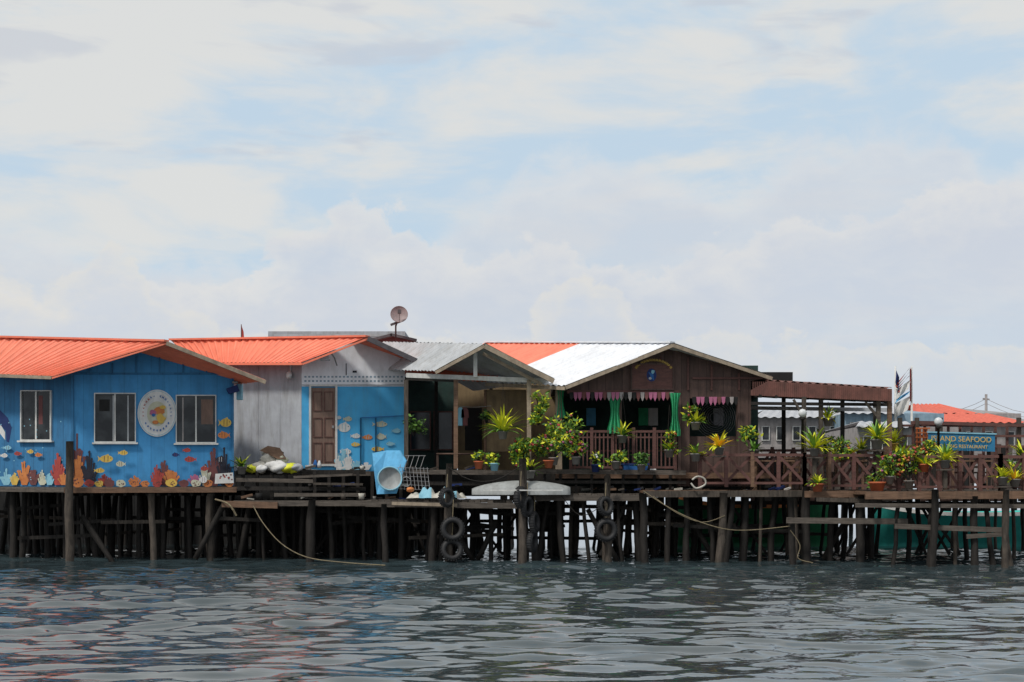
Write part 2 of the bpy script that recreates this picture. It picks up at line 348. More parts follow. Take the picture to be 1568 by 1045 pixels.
for a in((527,655,19,14,'white_p',1),(533,642,12,7,'cream_p',1),(583,650,20,8,'cream_p',1),(545,668,13,7,'white_p',1),(563,670,14,7,'orange_p',1),(583,669,13,9,'cream_p',-1),(544,681,13,6,'yellow_p',-1),(577,688,17,7,'yellow_p',-1),(607,660,12,7,'cyan_p',1),(530,692,15,8,'white_p',1),(518,640,9,5,'white_p',1),(597,680,12,6,'cyan_p',-1)):
    fish(w2,mb,*a,'cyan_p')
for cx,h,k,wd in((524,32,'cyan_p',22),(533,24,'white_p',16),(545,17,'cyan_p',14),(560,12,'white_p',14),(518,20,'white_p',9),(600,22,'cyan_p',22),(585,14,'white_p',14)): coral(w2,mb,cx,720,wd,h,k)
mb.finish('mural',g)
mb=MB()
mb.beam(P(470,546,38),P(505,552,38.2),.03,.03,'metal'); mb.box(P(490,540,37.9),P(504,553,38.1),'gray_roof'); mb.tube([P(504,538,37.9),P(512,548,38),P(516,560,38.2)],.02,'metal')
mb.cyl(P(445,556,38.6),P(445,575,38.6),.03,.03,'white_p'); mb.blob(P(443,575,38.5),.08,.08,.1,'white_p')
mb.finish('floodlight',g)
mb=MB()
mb.slab([P(355,722,38.2),P(462,722,38.2),P(625,722,38.8),P(625,722,46),P(330,722,46)],(0,0,-.12),'plank')
mb.finish('floor',g)
g=G('rear_house'); mb=MB()
mb.corr(P(422,513.5,46),P(598,513,46),P(610,521,43.5),P(415,520,43.5),'dark_roof'); mb.beam(P(420,514,43.4),P(602,514,43.4),.1,.07,'gray_roof')
mb.slab([P(560,523,43),P(600,513,43),P(637,522,43),P(637,528,43)],(0,.1,0),'maroon_p'); mb.beam(P(598,512.5,42.9),P(638,521.5,42.9),.1,.08,'dark_roof'); mb.beam(P(600,513,42.9),P(560,523,42.9),.1,.08,'dark_roof')
mb.box(P(430,520,46),P(620,720,43.6),'gray_wall')
mb.finish('roof_and_wall',g)
g=G('satellite_dish'); mb=MB()
c=P(611,483,42.5); ax=Vector((.12,-1,.25)).normalized(); e=ax.cross(Vector((0,0,1))).normalized(); u=e.cross(ax)
vs=[];fs=[];n=24
for i in range(6):
    r=.26*i/5
    for j in range(n):
        a=2*math.pi*j/n; vs.append(c+(e*math.cos(a)*r*.95+u*math.sin(a)*r)+ax*(r*r*1.3))
for i in range(5):
    for j in range(n): fs.append((i*n+j,i*n+(j+1)%n,(i+1)*n+(j+1)%n,(i+1)*n+j))
mb.add(vs,fs,'dish',True); mb.torus(c+ax*.088,.255,.008,ax,'dish',24,6)
mb.cyl(c-ax*.02,P(606,500,42.6),.025,.025,'dark_roof');mb.cyl(P(606,498,42.6),P(606,518,42.6),.025,.025,'dark_roof')
mb.tube([c-u*.25+ax*.08,c+ax*.3-u*.05,c+ax*.31],.012,'metal'); mb.box(c+ax*.3-Vector((.05,.05,.06)),c+ax*.3+Vector((.05,.05,.06)),'dark_roof')
mb.beam(P(598,498,42.5),P(614,492,42.5),.04,.07,'dark_roof')
mb.finish('dish',g)
g=G('red_pennant'); mb=MB(); mb.cyl(P(369.5,522,39.5),P(369.5,497,39.5),.015,.012,'brown_paint'); mb.add([P(370,499,39.5),P(373,508,39.45),P(374,520,39.5),P(370,521,39.5)],[(0,1,2,3)],'red_p'); mb.finish('flag',g)

# ================================================================== OPEN SHELTER
g=G('open_shelter')
Rf=P(742,528,36.4);Rb=P(588,524.5,41.0);Ef=P(667,569,36.6);Eb=P(540,566,41.2);Er=P(848,582,36.6)
mb=MB(); mb.corr(Rb,Rf,Ef,Eb,'gray_roof'); mb.corr(Rb,Rf,Er,Er+Vector((-2.2,4.5,0)),'gray_roof'); mb.finish('roof',g)
mb=MB()
mb.beam(Rf-Vector((0,.03,.04)),Er-Vector((0,.03,.04)),.05,.12,'fascia'); mb.beam(Rf-Vector((0,.03,.04)),Ef-Vector((0,.03,.04)),.05,.08,'fascia')
mb.beam(Rf-Vector((.05,-.3,.2)),Er-Vector((.3,-.3,.1)),.05,.08,'fascia')
mb.beam(P(622,575,37.2),P(846,584,37.0),.06,.12,'white_trim')
mb.beam(P(622,581,37.2),P(700,584,37.1),.05,.05,'pile')
mb.beam(P(728,533,36.9),P(728,578,36.9),.1,.13,'white_trim')
for x,k in((698,'plank_brown'),(810,'fascia'),(622,'pile_light')): mb.beam(P(x,582,37),P(x,718,37),.11,.11,k)
for x in (668,752): mb.beam(P(x,582,41.5),P(x,718,41.5),.1,.1,'pile')
for i in range(5):
    Y=37.3+i; mb.beam(P(640,577,Y),P(840,583,Y),.05,.08,'plank')
mb.finish('frame',g)
mb=MB()
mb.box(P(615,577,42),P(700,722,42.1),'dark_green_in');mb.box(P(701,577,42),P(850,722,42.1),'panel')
mb.box(P(745,597,38.6),P(806,692,38.7),'panel'); mb.box(P(741,597,38.58),P(745,720,38.72),'plank_brown')
wi=Wall(615,41.8,860,41.8)
for x0,x1 in((628,660),(664,694)):
    wi.rect(mb,x0,630,x1,690,.02,.02,'glass');wi.frame(mb,x0,630,x1,690,2,.04,.03,'brown_paint')
wi.rect(mb,712,625,738,690,.02,.02,'dark_in')
mb.slab([P(620,720,37),P(860,720,36.8),P(860,720,42),P(620,720,42)],(0,0,-.1),'plank')
mb.box(P(668,694,39),P(735,697,40),'door')
for x in(670,730): mb.beam(P(x,697,39.1),P(x,720,39.1),.06,.06,'door')
mb.finish('interior',g)
g=G('hanging_shirt'); mb=MB(); 
for x,k in((705,'cyan_p'),(712,'maroon_p')):
    mb.slab([P(x-5,628,38.5),P(x-2,624,38.5),P(x+2,624,38.5),P(x+5,628,38.5),P(x+6,640,38.5),P(x+4,640,38.5),P(x+4,652,38.5),P(x-4,652,38.5),P(x-4,640,38.5),P(x-6,640,38.5)],(.0,.05,0),k)
mb.tube([P(697,622,38.5),P(725,624,38.5),P(752,622,38.5)],.008,'metal'); mb.finish('cloth',g)

# ================================================================== BROWN RESTAURANT
g=G('brown_restaurant')
R2=P(1030,527,36.4);R1=P(890,527,38.6);R0=P(745,526,41.2);E2=P(866,592,36.4);E1=P(744,586,38.6);E0=P(620,577,41.4);Er=P(1182,578,36.8)
mb=MB(); mb.corr(R1,R2,E2,E1,'white_roof'); mb.corr(R0,R1,E1,E0,'orange_roof'); mb.corr(R1,R2,Er,Er+Vector((0,3,0)),'gray_roof'); mb.finish('roof',g)
mb=MB()
mb.beam(R2-Vector((0,.03,.04)),E2-Vector((0,.03,.04)),.05,.09,'fascia'); mb.beam(R2-Vector((0,.03,.04)),Er-Vector((0,.03,.04)),.05,.09,'fascia')
mb.beam(E2-Vector((0,-.02,.05)),E1-Vector((0,-.02,.05)),.05,.09,'fascia')
mb.beam(R2+Vector((0,0,.04)),R0+Vector((0,0,.04)),.2,.04,'white_roof'); mb.finish('fascia_boards',g)
w3=Wall(860,36.9,1182,37.1)
mb=MB()
w3.slab(mb,[(872,600),(872,593),(1030,533),(1170,580),(1150,584),(1150,606),(1055,606)],0,-.1,'brown_wall')
w3.rect(mb,1038,601,1056,745,.004,-.3,'brown_wall'); w3.rect(mb,1130,606,1150,745,.0,-.3,'brown_wall'); w3.rect(mb,1056,606,1130,610,.002,-.1,'brown_wall')
w3.rect(mb,1056,668,1130,745,-.3,-.08,'brown_wall')
w3.rect(mb,852,596,862,720,-.3,-.12,'fascia')
w3.rect(mb,868,598,1040,603,.004,.05,'brown_paint')
w3.rect(mb,948,603,953,720,-.1,-.12,'brown_wall')
for x in (1010,1052,1088,1130): w3.rect(mb,x,540+abs(x-1030)*.32,x+3,598,.002,.03,'brown_paint')
w3.rect(mb,1060,578,1168,581,.002,.04,'brown_paint')
mb.finish('gable_wall',g)
mb=MB()
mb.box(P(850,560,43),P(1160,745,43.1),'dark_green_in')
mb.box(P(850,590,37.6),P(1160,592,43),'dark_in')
for x,k in((905,'sky_tarp'),(1000,'white_p'),(985,'green_cloth'),(1100,'gray_wall')): mb.box(P(x-7,625,42.8),P(x+7,652,42.9),k)
for x in (880,925,975,1020): mb.beam(P(x,690,39),P(x,722,39),.06,.06,'brown_paint')
for x in (890,965): mb.slab([P(x,692,38.5),P(x+55,692,38.5),P(x+55,692,39.5),P(x,692,39.5)],(0,0,.05),'brown_paint')
for i in range(8): mb.torus(P(1095,640,40),.15+.06*i,.01,(0,1,0),'metal',20,4)
mb.slab([P(850,724,36.8),P(1180,724,36.8),P(1180,724,43),P(850,724,43)],(0,0,-.15),'plank_brown')
mb.finish('interior',g)
mb=MB()
def drape(mb,x0,x1,y0,y1,Y,k):
    n=14;vs=[];fs=[]
    for r in range(9):
        t=r/8; sq=1-.45*math.sin(math.pi*min(1,t*1.15))
        for j in range(n+1):
            u=j/n; x=(x0+x1)/2+(u-.5)*(x1-x0)*sq; vs.append(P(x,y0+(y1-y0)*t,Y+.06*math.sin(u*22)))
    for r in range(8):
        for j in range(n): fs.append((r*(n+1)+j,r*(n+1)+j+1,(r+1)*(n+1)+j+1,(r+1)*(n+1)+j))
    mb.add(vs,fs,k,True)
drape(mb,930,953,604,664,36.95,'green_cloth');drape(mb,1025,1042,602,668,36.75,'green_cloth');drape(mb,850,866,592,640,37.2,'green_cloth')
mb.finish('curtains',g)
mb=MB()
for a,b,y in((872,1036,601),(1060,1128,608)):
    i=0;x=a
    while x<b:
        k=('pink_p','dark_in','maroon_p','pink_p','far_wall')[(i*2+random.randrange(2))%5]
        mb.slab([P(x,y,36.8),P(x+6,y,36.8),P(x+5.5,y+8,36.8),P(x+3,y+12+U(0,2),36.8),P(x+.5,y+8,36.8)],(0,.02,0),k)
        x+=6.4;i+=1
mb.finish('bunting',g)
mb=MB()
w3.rect(mb,967,559,1029,596,.03,.05,'brown_paint'); w3.frame(mb,965,557,1031,598,2,.03,.07,'brown_wall')
w3.o=.085
w3.ell(mb,997,575,7.5,10,'navy_p',16); w3.ell(mb,999,570,3,3,'cyan_p',9,0,.2); w3.ell(mb,995,580,2.5,2,'gray_wall',9); w3.paint(mb,[(992,570),(1000,574),(1001,584),(997,580)],'blue_p')
for i in range(15):
    a=math.radians(205+130*i/14); 
    x=1000+29*math.cos(a); y=572+20*math.sin(a)
    w3.o+=.0004; ca,sa=math.cos(a+math.pi/2),math.sin(a+math.pi/2)
    for (dx,dy) in ((-1.1,0),(1.1,0)):
        if random.random()<.85:
            w3.paint(mb,[(x+ca*(dx-.35)+sa*2,y+sa*(dx-.35)-ca*2),(x+ca*(dx+.35)+sa*2,y+sa*(dx+.35)-ca*2),(x+ca*(dx+.35)-sa*2,y+sa*(dx+.35)+ca*2),(x+ca*(dx-.35)-sa*2,y+sa*(dx-.35)+ca*2)],'yellow_p')
    w3.paint(mb,[(x-1.3,y-.4),(x+1.3,y-.4),(x+1.3,y+.3),(x-1.3,y+.3)],'yellow_p')
mb.finish('gable_sign',g)
mb=MB()
mb.beam(P(872,661,37),P(1036,661,37),.07,.06,'brown_paint'); mb.beam(P(872,716,37),P(1036,716,37),.07,.06,'brown_paint');mb.beam(P(872,670,37),P(1036,670,37),.04,.04,'brown_paint')
x=874
while x<1036: mb.beam(P(x,661,37),P(x,716,37),.035,.035,'brown_paint'); x+=6.3
for x in range(874,1036,32): mb.beam(P(x,655,37),P(x,724,37),.08,.08,'brown_paint')
mb.finish('veranda_railing',g)
g=G('lean_to_terrace_roof'); mb=MB()
a=P(1176,584,36.5);b=P(1366,596,35.6)
mb.corr(a+Vector((0,4,.35)),b+Vector((0,4,.35)),b,a,'rust_roof')
wl=Wall(1150,36.5,1366,35.55); wl.slab(mb,[(1176,584),(1366,596),(1366,615),(1150,606),(1150,598)],.02,.04,'rust_roof')
for i in range(68):
    x=1153+i*3.12; y0=max(584+(x-1176)*.063,584)+1; 
    if x<1364: wl.slab(mb,[(x,y0),(x+1.2,y0),(x+1.2,606+(x-1150)*.04),(x,606+(x-1150)*.04)],.06,.012,'rust_roof')
for x,Y,k in((1231,36,'pile_light'),(1257,36.2,'pile_light'),(1345,35.8,'plank'),(1362,35.7,'plank_brown'),(1200,40,'pile'),(1290,40,'pile'),(1340,40,'pile')):
    mb.beam(P(x,608,Y),P(x,750,Y),.1,.1,k)
mb.beam(P(1150,618,36.3),P(1366,620,35.9),.06,.08,'pile');mb.beam(P(1150,625,40),P(1366,628,39.7),.08,.1,'gray_roof')
for i in range(9): mb.beam(P(1165+i*24,607+i,36.2),P(1165+i*24,607+i,36.2)+Vector((0,4,.3)),.05,.08,'pile')
mb.beam(P(1231,640,36),P(1215,612,36),.05,.06,'pile_light');mb.beam(P(1345,640,35.8),P(1325,616,35.8),.05,.06,'plank')
mb.finish('roof_and_posts',g)
def xrail(name,x0,x1,Y0,Y1,yt,yb,bay=26,k='brown_paint'):
    g=G(name); mb=MB(); n=max(1,round((x1-x0)/bay)); 
    f=lambda t,y:P(x0+(x1-x0)*t,y,Y0+(Y1-Y0)*t)
    mb.beam(f(0,yt),f(1,yt+U(-1,1)),.08,.07,k);mb.beam(f(0,yb-4),f(1,yb-4),.06,.06,k)
    for i in range(n+1): mb.beam(f(i/n,yt-4-U(0,2)),f(i/n,yb+2),.09,.09,random.choice((k,k,'plank_brown')))
    for i in range(n):
        mb.beam(f(i/n+.01,yt+2),f((i+1)/n-.01,yb-6),.05,.07,k); d=Vector((0,.06,0)); mb.beam(f(i/n+.01,yb-6)+d,f((i+1)/n-.01,yt+2)+d,.05,.07,k)
    return mb.finish('rails',g)
xrail('terrace_railing',1072,1232,36.0,35.6,697,744,40)
xrail('terrace_railing',1232,1345,35.6,35.2,698,748,36)
xrail('terrace_railing',1345,1532,35.0,34.0,700,750,31)
xrail('terrace_railing',1290,1420,39.5,39.5,690,742,30)
xrail('terrace_railing',1532,1640,34.0,34.0,700,750,31)
xrail('terrace_railing',1150,1280,40,40,690,742,30)
g=G('slatted_fence'); mb=MB()
for y in (652,668,684,700): mb.beam(P(1376,y,37.5),P(1640,y,37.0),.05,.06,'brown_paint')
for x in range(1380,1640,18): mb.beam(P(x,648,37.45),P(x,740,37.4),.06,.06,'brown_paint')
for x in (1378,1404,1440,1560): mb.beam(P(x,640,37.3),P(x,748,37.3),.1,.1,'pile_light')
mb.beam(P(1395,647,37.3),P(1568,652,37.2),.07,.09,'brown_paint')
mb.finish('slats',g)
g=G('terrace_back_wall'); mb=MB(); x=1150
while x<1660:
    wdt=U(7,13)
    if random.random()<.8: mb.box(P(x,768,43.2),P(x+wdt-.6,U(700,708) if x<1380 else U(680,688),43.25+U(0,.04)),random.choice(('brown_wall','dark_in','plank','pile','brown_wall')))
    x+=wdt
mb.beam(P(1150,704,43.3),P(1660,704,43.3),.1,.1,'pile'); mb.finish('boards',g)
g=G('orange_gate_frame'); mb=MB()
for x in range(1404,1424,5): mb.beam(P(x,656,37.1),P(x,692,37.1),.035,.035,'orange_frame')
for y in range(656,694,7): mb.beam(P(1402,y,37.05),P(1424,y,37.05),.035,.035,'orange_frame')
mb.finish('frame',g)
g=G('blue_signboard'); ws4=Wall(1420,36.6,1524,36.5); mb=MB(); ws4.slab(mb,[(1421,663),(1523,666),(1523,692),(1421,689)],0,.04,'sign_blue')
ws4.slab(mb,[(1419,661),(1525,664),(1525,666),(1419,663)],0,.07,'cyan_p')
for x in (1430,1514): mb.beam(P(x,688,36.7),P(x,748,36.7),.08,.08,'pile')
mb.finish('board',g)
def text(t,loc,size,k,parent,rz=0):
    cu=bpy.data.curves.new('lettering','FONT'); cu.body=t; cu.size=size; cu.align_x='CENTER'; cu.align_y='CENTER'; cu.extrude=.004
    o=bpy.data.objects.new('lettering',cu); scene.collection.objects.link(o); o.location=loc; o.rotation_euler=(math.pi/2,0.03,rz); o.parent=parent; cu.materials.append(M[k])
text('ISLAND SEAFOOD',P(1472,673,36.44),.19,'yellow_p',g); text('FLOATING RESTAURANT',P(1472,684,36.44),.12,'yellow_p',g)
def globe(px,py,Y,base):
    g=G('globe_lamp'); mb=MB(); r=.11
    mb.lathe(P(px,py,Y),[(0,-r),(r*.6,-r*.8),(r*.95,-r*.3),(r*.95,r*.3),(r*.6,r*.8),(0,r)],'lamp_glass'); mb.cyl(P(px,py+7,Y),P(px,base,Y),.03,.04,'pile'); mb.lathe(P(px,py+8,Y),[(.03,-.05),(.09,.0),(.03,.03)],'pile'); mb.finish('lamp',g)
globe(1229,633,35.7,700);globe(1437,646,35.6,702)
def flag(px,pt,pb,Y,parts,lean=0):
    g=G('flagpole'); mb=MB(); mb.cyl(P(px+lean,pb,Y),P(px,pt,Y),.03,.02,'white_trim')
    for (dx,y0,y1,wd,k,sl) in parts:
        n=8;vs=[];fs=[]
        for r in range(7):
            t=r/6
            for j in range(n+1):
                u=j/n; vs.append(P(px+dx*1+u*wd*(1-.2*t),y0+(y1-y0)*t+u*sl,Y-.03+.05*math.sin(u*9+t*3)))
        for r in range(6):
            for j in range(n): fs.append((r*(n+1)+j,r*(n+1)+j+1,(r+1)*(n+1)+j+1,(r+1)*(n+1)+j))
        mb.add(vs,fs,k,True)
    mb.finish('pole_and_flag',g)
flag(1371,561,645,36.2,[(0,564,586,6,'navy_p',14),(0,586,590,7,'red_p',12),(0,590,594,7,'white_p',12)])
flag(1396,561,645,36.2,[(-22,586,590,21,'red_p',-24),(-22,590,594,21,'white_p',-22),(-22,594,597,21,'red_p',-20),(-23,597,612,22,'white_p',-16),(-26,612,618,25,'sky_tarp',-14),(-25,618,640,24,'white_p',-12),(-3,566,616,3,'red_p',-3)],)

# ================================================================== DISTANT HOUSES
def farhouse(name,x0,x1,ye,yr,Y,roof,wall,base=738,xr0=None,xr1=None,d=7):
    g=G(name); mb=MB(); xr0=xr0 or x0+6; xr1=xr1 or x1-10
    a=P(x0,ye,Y);b=P(x1,ye,Y);r0=P(xr0,yr,Y+d/2);r1=P(xr1,yr,Y+d/2)
    r0.z=r1.z=P(0,yr,Y).z
    mb.corr(r0,r1,b,a,roof,pitch=.35,amp=.03); mb.corr(r0,r1,b+Vector((0,d,0)),a+Vector((0,d,0)),roof,pitch=.35,amp=.03)
    A=P(x0+3,ye,Y+.4);B=P(x1-3,base,Y+d-.4)
    zb=P(0,base,Y).z
    mb.box((A.x,A.y,zb),(B.x,B.y,A.z+.02),wall)
    mb.slab([A,(B.x,A.y,A.z),r1-Vector((0,0,.1)),r0-Vector((0,0,.1))],(0,.05,0),wall)
    ww=Wall(x0+3,Y+.4,x1-3,Y+.4); x=x0+12
    while x<x1-18:
        ww.rect(mb,x,ye+14,x+10,ye+34,.01,.05,'glass'); ww.frame(mb,x-1,ye+13,x+11,ye+35,1,.02,.08,'white_trim'); x+=U(20,34)
    mb.beam((A.x,A.y-.5,zb),(B.x,A.y-.5,zb),.8,.15,'plank')
    x=A.x
    while x<B.x:
        for yy in (0,d*.5): mb.cyl((x,A.y+yy,zb),(x+U(-.1,.1),A.y+yy,-.5),.1,.1,'pile',6)
        x+=1.6
    mb.finish('walls_and_roof',g)
farhouse('distant_stilt_house',1392,1500,634,613,66,'red_roof','far_wall',xr0=1398,xr1=1438)
farhouse('distant_stilt_house',1440,1572,648,628,62,'red_roof','far_wall',xr0=1395,xr1=1512)
farhouse('distant_stilt_house',1290,1385,634,617,58,'far_roof','far_wall_blue')
farhouse('distant_stilt_house',1155,1300,640,622,60,'far_roof','far_wall',xr0=1170,xr1=1290)
farhouse('distant_stilt_house',1310,1400,655,640,50,'far_roof','far_wall')
farhouse('distant_stilt_house',1540,1660,655,640,70,'far_roof','far_wall_blue')
g=G('utility_pole'); mb=MB(); mb.cyl(P(1510,745,75),P(1510,604,75),.10,.07,'far_wall'); mb.beam(P(1505,611,75),P(1515,612,75),.07,.08,'far_wall')
for dy in (0,7):
    mb.tube([P(1410,618+dy,80).lerp(P(1510,611+dy,75),t/6)-Vector((0,0,.5*math.sin(math.pi*t/6))) for t in range(7)],.012,'far_wall',4)
    mb.tube([P(1510,611+dy,75).lerp(P(1640,625+dy,70),t/6)-Vector((0,0,.5*math.sin(math.pi*t/6))) for t in range(7)],.012,'far_wall',4)
mb.finish('pole',g)

# ================================================================== PIER
g=G('timber_pier'); mb=MB()
def deck(x0,x1,Y0,Y1,py,k='plank',th=.07,w=.16):
    a=P(x0,py,Y0);b=P(x1,py,Y0); x=a.x
    while x<b.x:
        ov=U(-.08,.08); z=a.z+U(-.008,.008)
        mb.box((x,Y0+ov,z-th),(x+w-.012,Y1,z),k if random.random()<.8 else 'pile_light'); x+=w
deck(358,560,36.1,38.6,768); deck(560,792,35.6,38.5,766); deck(780,990,36.0,39,756); deck(985,1235,35.7,40,751,'plank_brown'); deck(1232,1330,35.2,40,752,'plank_brown');deck(1325,1660,33.8,39.5,753,'plank_brown')
deck(1250,1660,39.5,43,750)
def hb(x0,x1,y0,y1,Y0,Y1,w=.1,h=.14,k='plank'): mb.beam(P(x0,y0,Y0),P(x1,y1,Y1),w,h,k)
hb(358,600,771,771,36.0,36.0);hb(340,425,772,774,35.9,35.9,.08,.16,'plank_brown');hb(560,792,772,775,35.55,35.5,k='plank');hb(600,700,771,774,35.4,35.4,.05,.08,'fascia');hb(780,990,763,763,35.9,35.9)
hb(985,1240,757,756,35.6,35.5,.1,.16,'pile_light');hb(1232,1330,757,757,35.1,35.1,.1,.16,'plank_brown');hb(1325,1660,759,758,33.7,33.7,.1,.18,'plank_brown')
hb(1310,1660,774,776,33.6,33.6,.1,.1);hb(1204,1390,797,799,34.6,34.2,.08,.14,'plank');hb(1370,1540,806,812,33.7,33.6,.08,.12,'plank');hb(1250,1350,765,768,34.9,34.8,.07,.1,'pile_light')
hb(1100,1660,770,772,38,38,.1,.1,'pile');hb(800,1100,775,778,38,38,.1,.1,'pile');hb(1030,1240,805,815,36.2,36.2,.07,.09,'pile');hb(1480,1540,822,818,33.6,33.6,.06,.1)
hb(362,560,724,723,37.6,38,.1,.12,'pile');hb(362,480,735,737,37.0,37.0,.12,.1,'plank');hb(365,560,748,749,36.8,36.8,.12,.1,'pile');hb(420,560,758,758,36.3,36.3,.1,.09,'plank');hb(480,556,741,742,36.6,36.6,.14,.06,'pile_light');hb(450,540,731,727,37,37,.12,.06,'plank')
for x in range(372,700,22): mb.beam(P(x,722,37.4),P(x,768,37.4),.08,.08,'pile')
hb(620,800,723,724,36.9,36.8,.1,.12,'plank');hb(620,800,740,741,37,37,.1,.1,'pile')
hb(800,1050,722,724,36.6,36.6,.1,.12,'plank');hb(800,1050,738,739,36.7,36.7,.08,.08,'pile')
for x in range(810,1050,24): mb.beam(P(x,722,36.8),P(x,760,36.8),.07,.07,'pile')
mb.finish('decking',g)
mb=MB()
def stilt(x,yt,Y,r=.085,k='pile',lean=0):
    a=P(x,yt,Y); b=Vector((a.x+lean+U(-.06,.06),a.y+U(-.05,.05),-1.2)); mb.cyl(a,b,r*.9,r*1.1,k,9,.03,5)
for x,yt,Y,k in((107,676,35.5,'pile_light'),(232,756,35.9,'pile_light'),(20,750,37,'pile'),(322,756,36.4,'pile_light'),(478,766,35.8,'pile'),(588,772,35.5,'pile'),(688,710,35.3,'pile_light'),(664,775,35.6,'pile'),(800,702,35.4,'pile_light'),(812,712,35.9,'pile'),(930,728,35.5,'pile_light'),(984,756,35.5,'pile'),(1108,755,35.3,'pile_light'),(1210,762,34.8,'pile'),(1142,755,36,'pile'),(1432,750,33.5,'pile'),(1541,750,33.3,'pile_light'),(1492,760,33.7,'pile'),(1235,745,35.2,'pile'),(1320,760,35.0,'pile')):
    stilt(x,yt,Y,U(.08,.11),k,U(-.15,.15))
for x,yt,x2,y2,Y in((125,790,175,866,35.8),(345,770,305,845,36.2),(760,800,735,850,36.5),(690,800,720,850,36.6),(1060,800,1090,850,36.6),(1290,805,1265,850,36.5),(900,780,940,850,36.2),(960,790,930,840,36.7)):
    a=P(x,yt,Y);b=P(x2,y2,Y);b=a+(b-a)*1.15; mb.cyl(a,b,.07,.07,'pile',8,.02,3)
def field(x0,x1,Ya,Yb,rows,step,yt,kk=('pile',),r=(.045,.09)):
    for i in range(rows):
        Y=Ya+(Yb-Ya)*i/max(1,rows-1); px=x0+U(0,step)
        while px<x1:
            stilt(px,yt,Y+U(-.3,.3),U(*r),random.choice(kk),random.gauss(0,.17)); px+=step*U(.4,1.7)
field(-60,360,37.6,46,7,30,752)
field(360,640,37.0,46,8,28,770)
field(640,860,36.4,46,7,32,768)
field(850,1010,36.2,43,5,30,762,('pile','pile','pile_light'))
field(1000,1340,36.0,42,4,40,757,('pile','pile','pile_light'))
field(1330,1650,34.2,42.5,4,50,760,('pile','pile','pile_light'),(.05,.085))
for _ in range(50):
    x=U(-40,1150);Y=U(36.8,42);y=U(775,825);l=U(50,150);t=U(-9,9)
    mb.beam(P(x,y,Y),P(x+l,y+t,Y+U(-.2,.2)),.06,.09,random.choice(('pile','pile','pile','pile_light')))
for _ in range(26):
    x=U(400,1500);Y=U(36,41);s=random.choice((-1,1)); mb.beam(P(x,772,Y),P(x+s*U(25,60),850,Y),.05,.07,'pile')
mb.finish('stilts',g)
mb=MB()  # dark sheets added behind the stilts, standing in for shade under the decks
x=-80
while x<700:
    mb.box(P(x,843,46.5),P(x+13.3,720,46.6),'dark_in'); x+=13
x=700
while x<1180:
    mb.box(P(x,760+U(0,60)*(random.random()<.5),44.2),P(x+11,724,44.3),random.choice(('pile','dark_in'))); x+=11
mb.finish('shade_backing_sheets',g)
def tyre(px,py,Y,R,ax=(0.1,-1,0),n='rubber_tyre'):
    g=G(n); mb=MB(); c=P(px,py,Y); mb.torus(c,R*.76,R*.24,ax,'rubber',26,10)
    axv=Vector(ax).normalized()
    for i in range(26):
        a=2*math.pi*i/26; e=axv.cross(Vector((0,0,1))).normalized();u=e.cross(axv); d=e*math.cos(a)+u*math.sin(a)
        mb.beam(c+d*R*.985-axv*R*.22,c+d*R*.985+axv*R*.22,.02,.03,'rubber')
    mb.tube([c+Vector((0,0,R*.8)),c+Vector((.02,.05,R*2.4))],.012,'rope'); mb.finish('tyre',g)
tyre(693,810,35.1,.30);tyre(692,842,35.15,.28,(.2,-1,.2));tyre(797,762,35.15,.27,(1,-.5,0));tyre(818,800,35.5,.27,(1,-.35,.1));tyre(815,830,35.5,.26,(1,-.4,0));tyre(928,812,35.25,.29,(.25,-1,0));tyre(927,775,35.2,.24,(.8,-1,.2));tyre(807,776,35.3,.25,(.9,-.5,0));tyre(684,762,35.1,.24,(.8,-.8,0))
g=G('mooring_rope'); mb=MB()
def rope(pts,r=.012,k='rope'):
    P3=[P(*p) for p in pts]; out=[]
    for i in range(len(P3)-1):
        p0=P3[max(0,i-1)];p1=P3[i];p2=P3[i+1];p3=P3[min(len(P3)-1,i+2)]
        for t in (0,.25,.5,.75):
            out.append(.5*((2*p1)+(-p0+p2)*t+(2*p0-5*p1+4*p2-p3)*t*t+(-p0+3*p1-3*p2+p3)*t**3))
    out.append(P3[-1]); mb.tube(out,r,k)
rope([(388,775,35.5),(402,800,35.3),(430,832,35.1),(468,853,34.9),(520,861,34.6),(590,866,34.2)],.014)
rope([(985,752,35.3),(1020,775,35.2),(1060,795,35.1),(1108,810,35.1),(1150,812,35.2),(1210,806,34.7)])
rope([(685,715,35.2),(720,735,35.1),(760,735,35.1),(800,712,35.2)],.012,'pile'); rope([(330,765,36),(350,772,35.6),(362,790,35.6)],.025,'rope')
rope([(1060,735,35.4),(1068,730,35.4),(1078,733,35.4),(1080,742,35.4),(1066,748,35.4),(1058,740,35.4)],.025,'sacks')
rope([(1210,812,34.6),(1225,835,34.6),(1222,855,34.5),(1245,862,34.4)],.010)
rope([(1000,760,35.4),(1035,785,35.3),(1075,800,35.3),(1110,790,35.2)],.009); rope([(860,760,35.8),(890,790,35.7),(928,770,35.4)],.01,'pile')
mb.finish('rope',g)

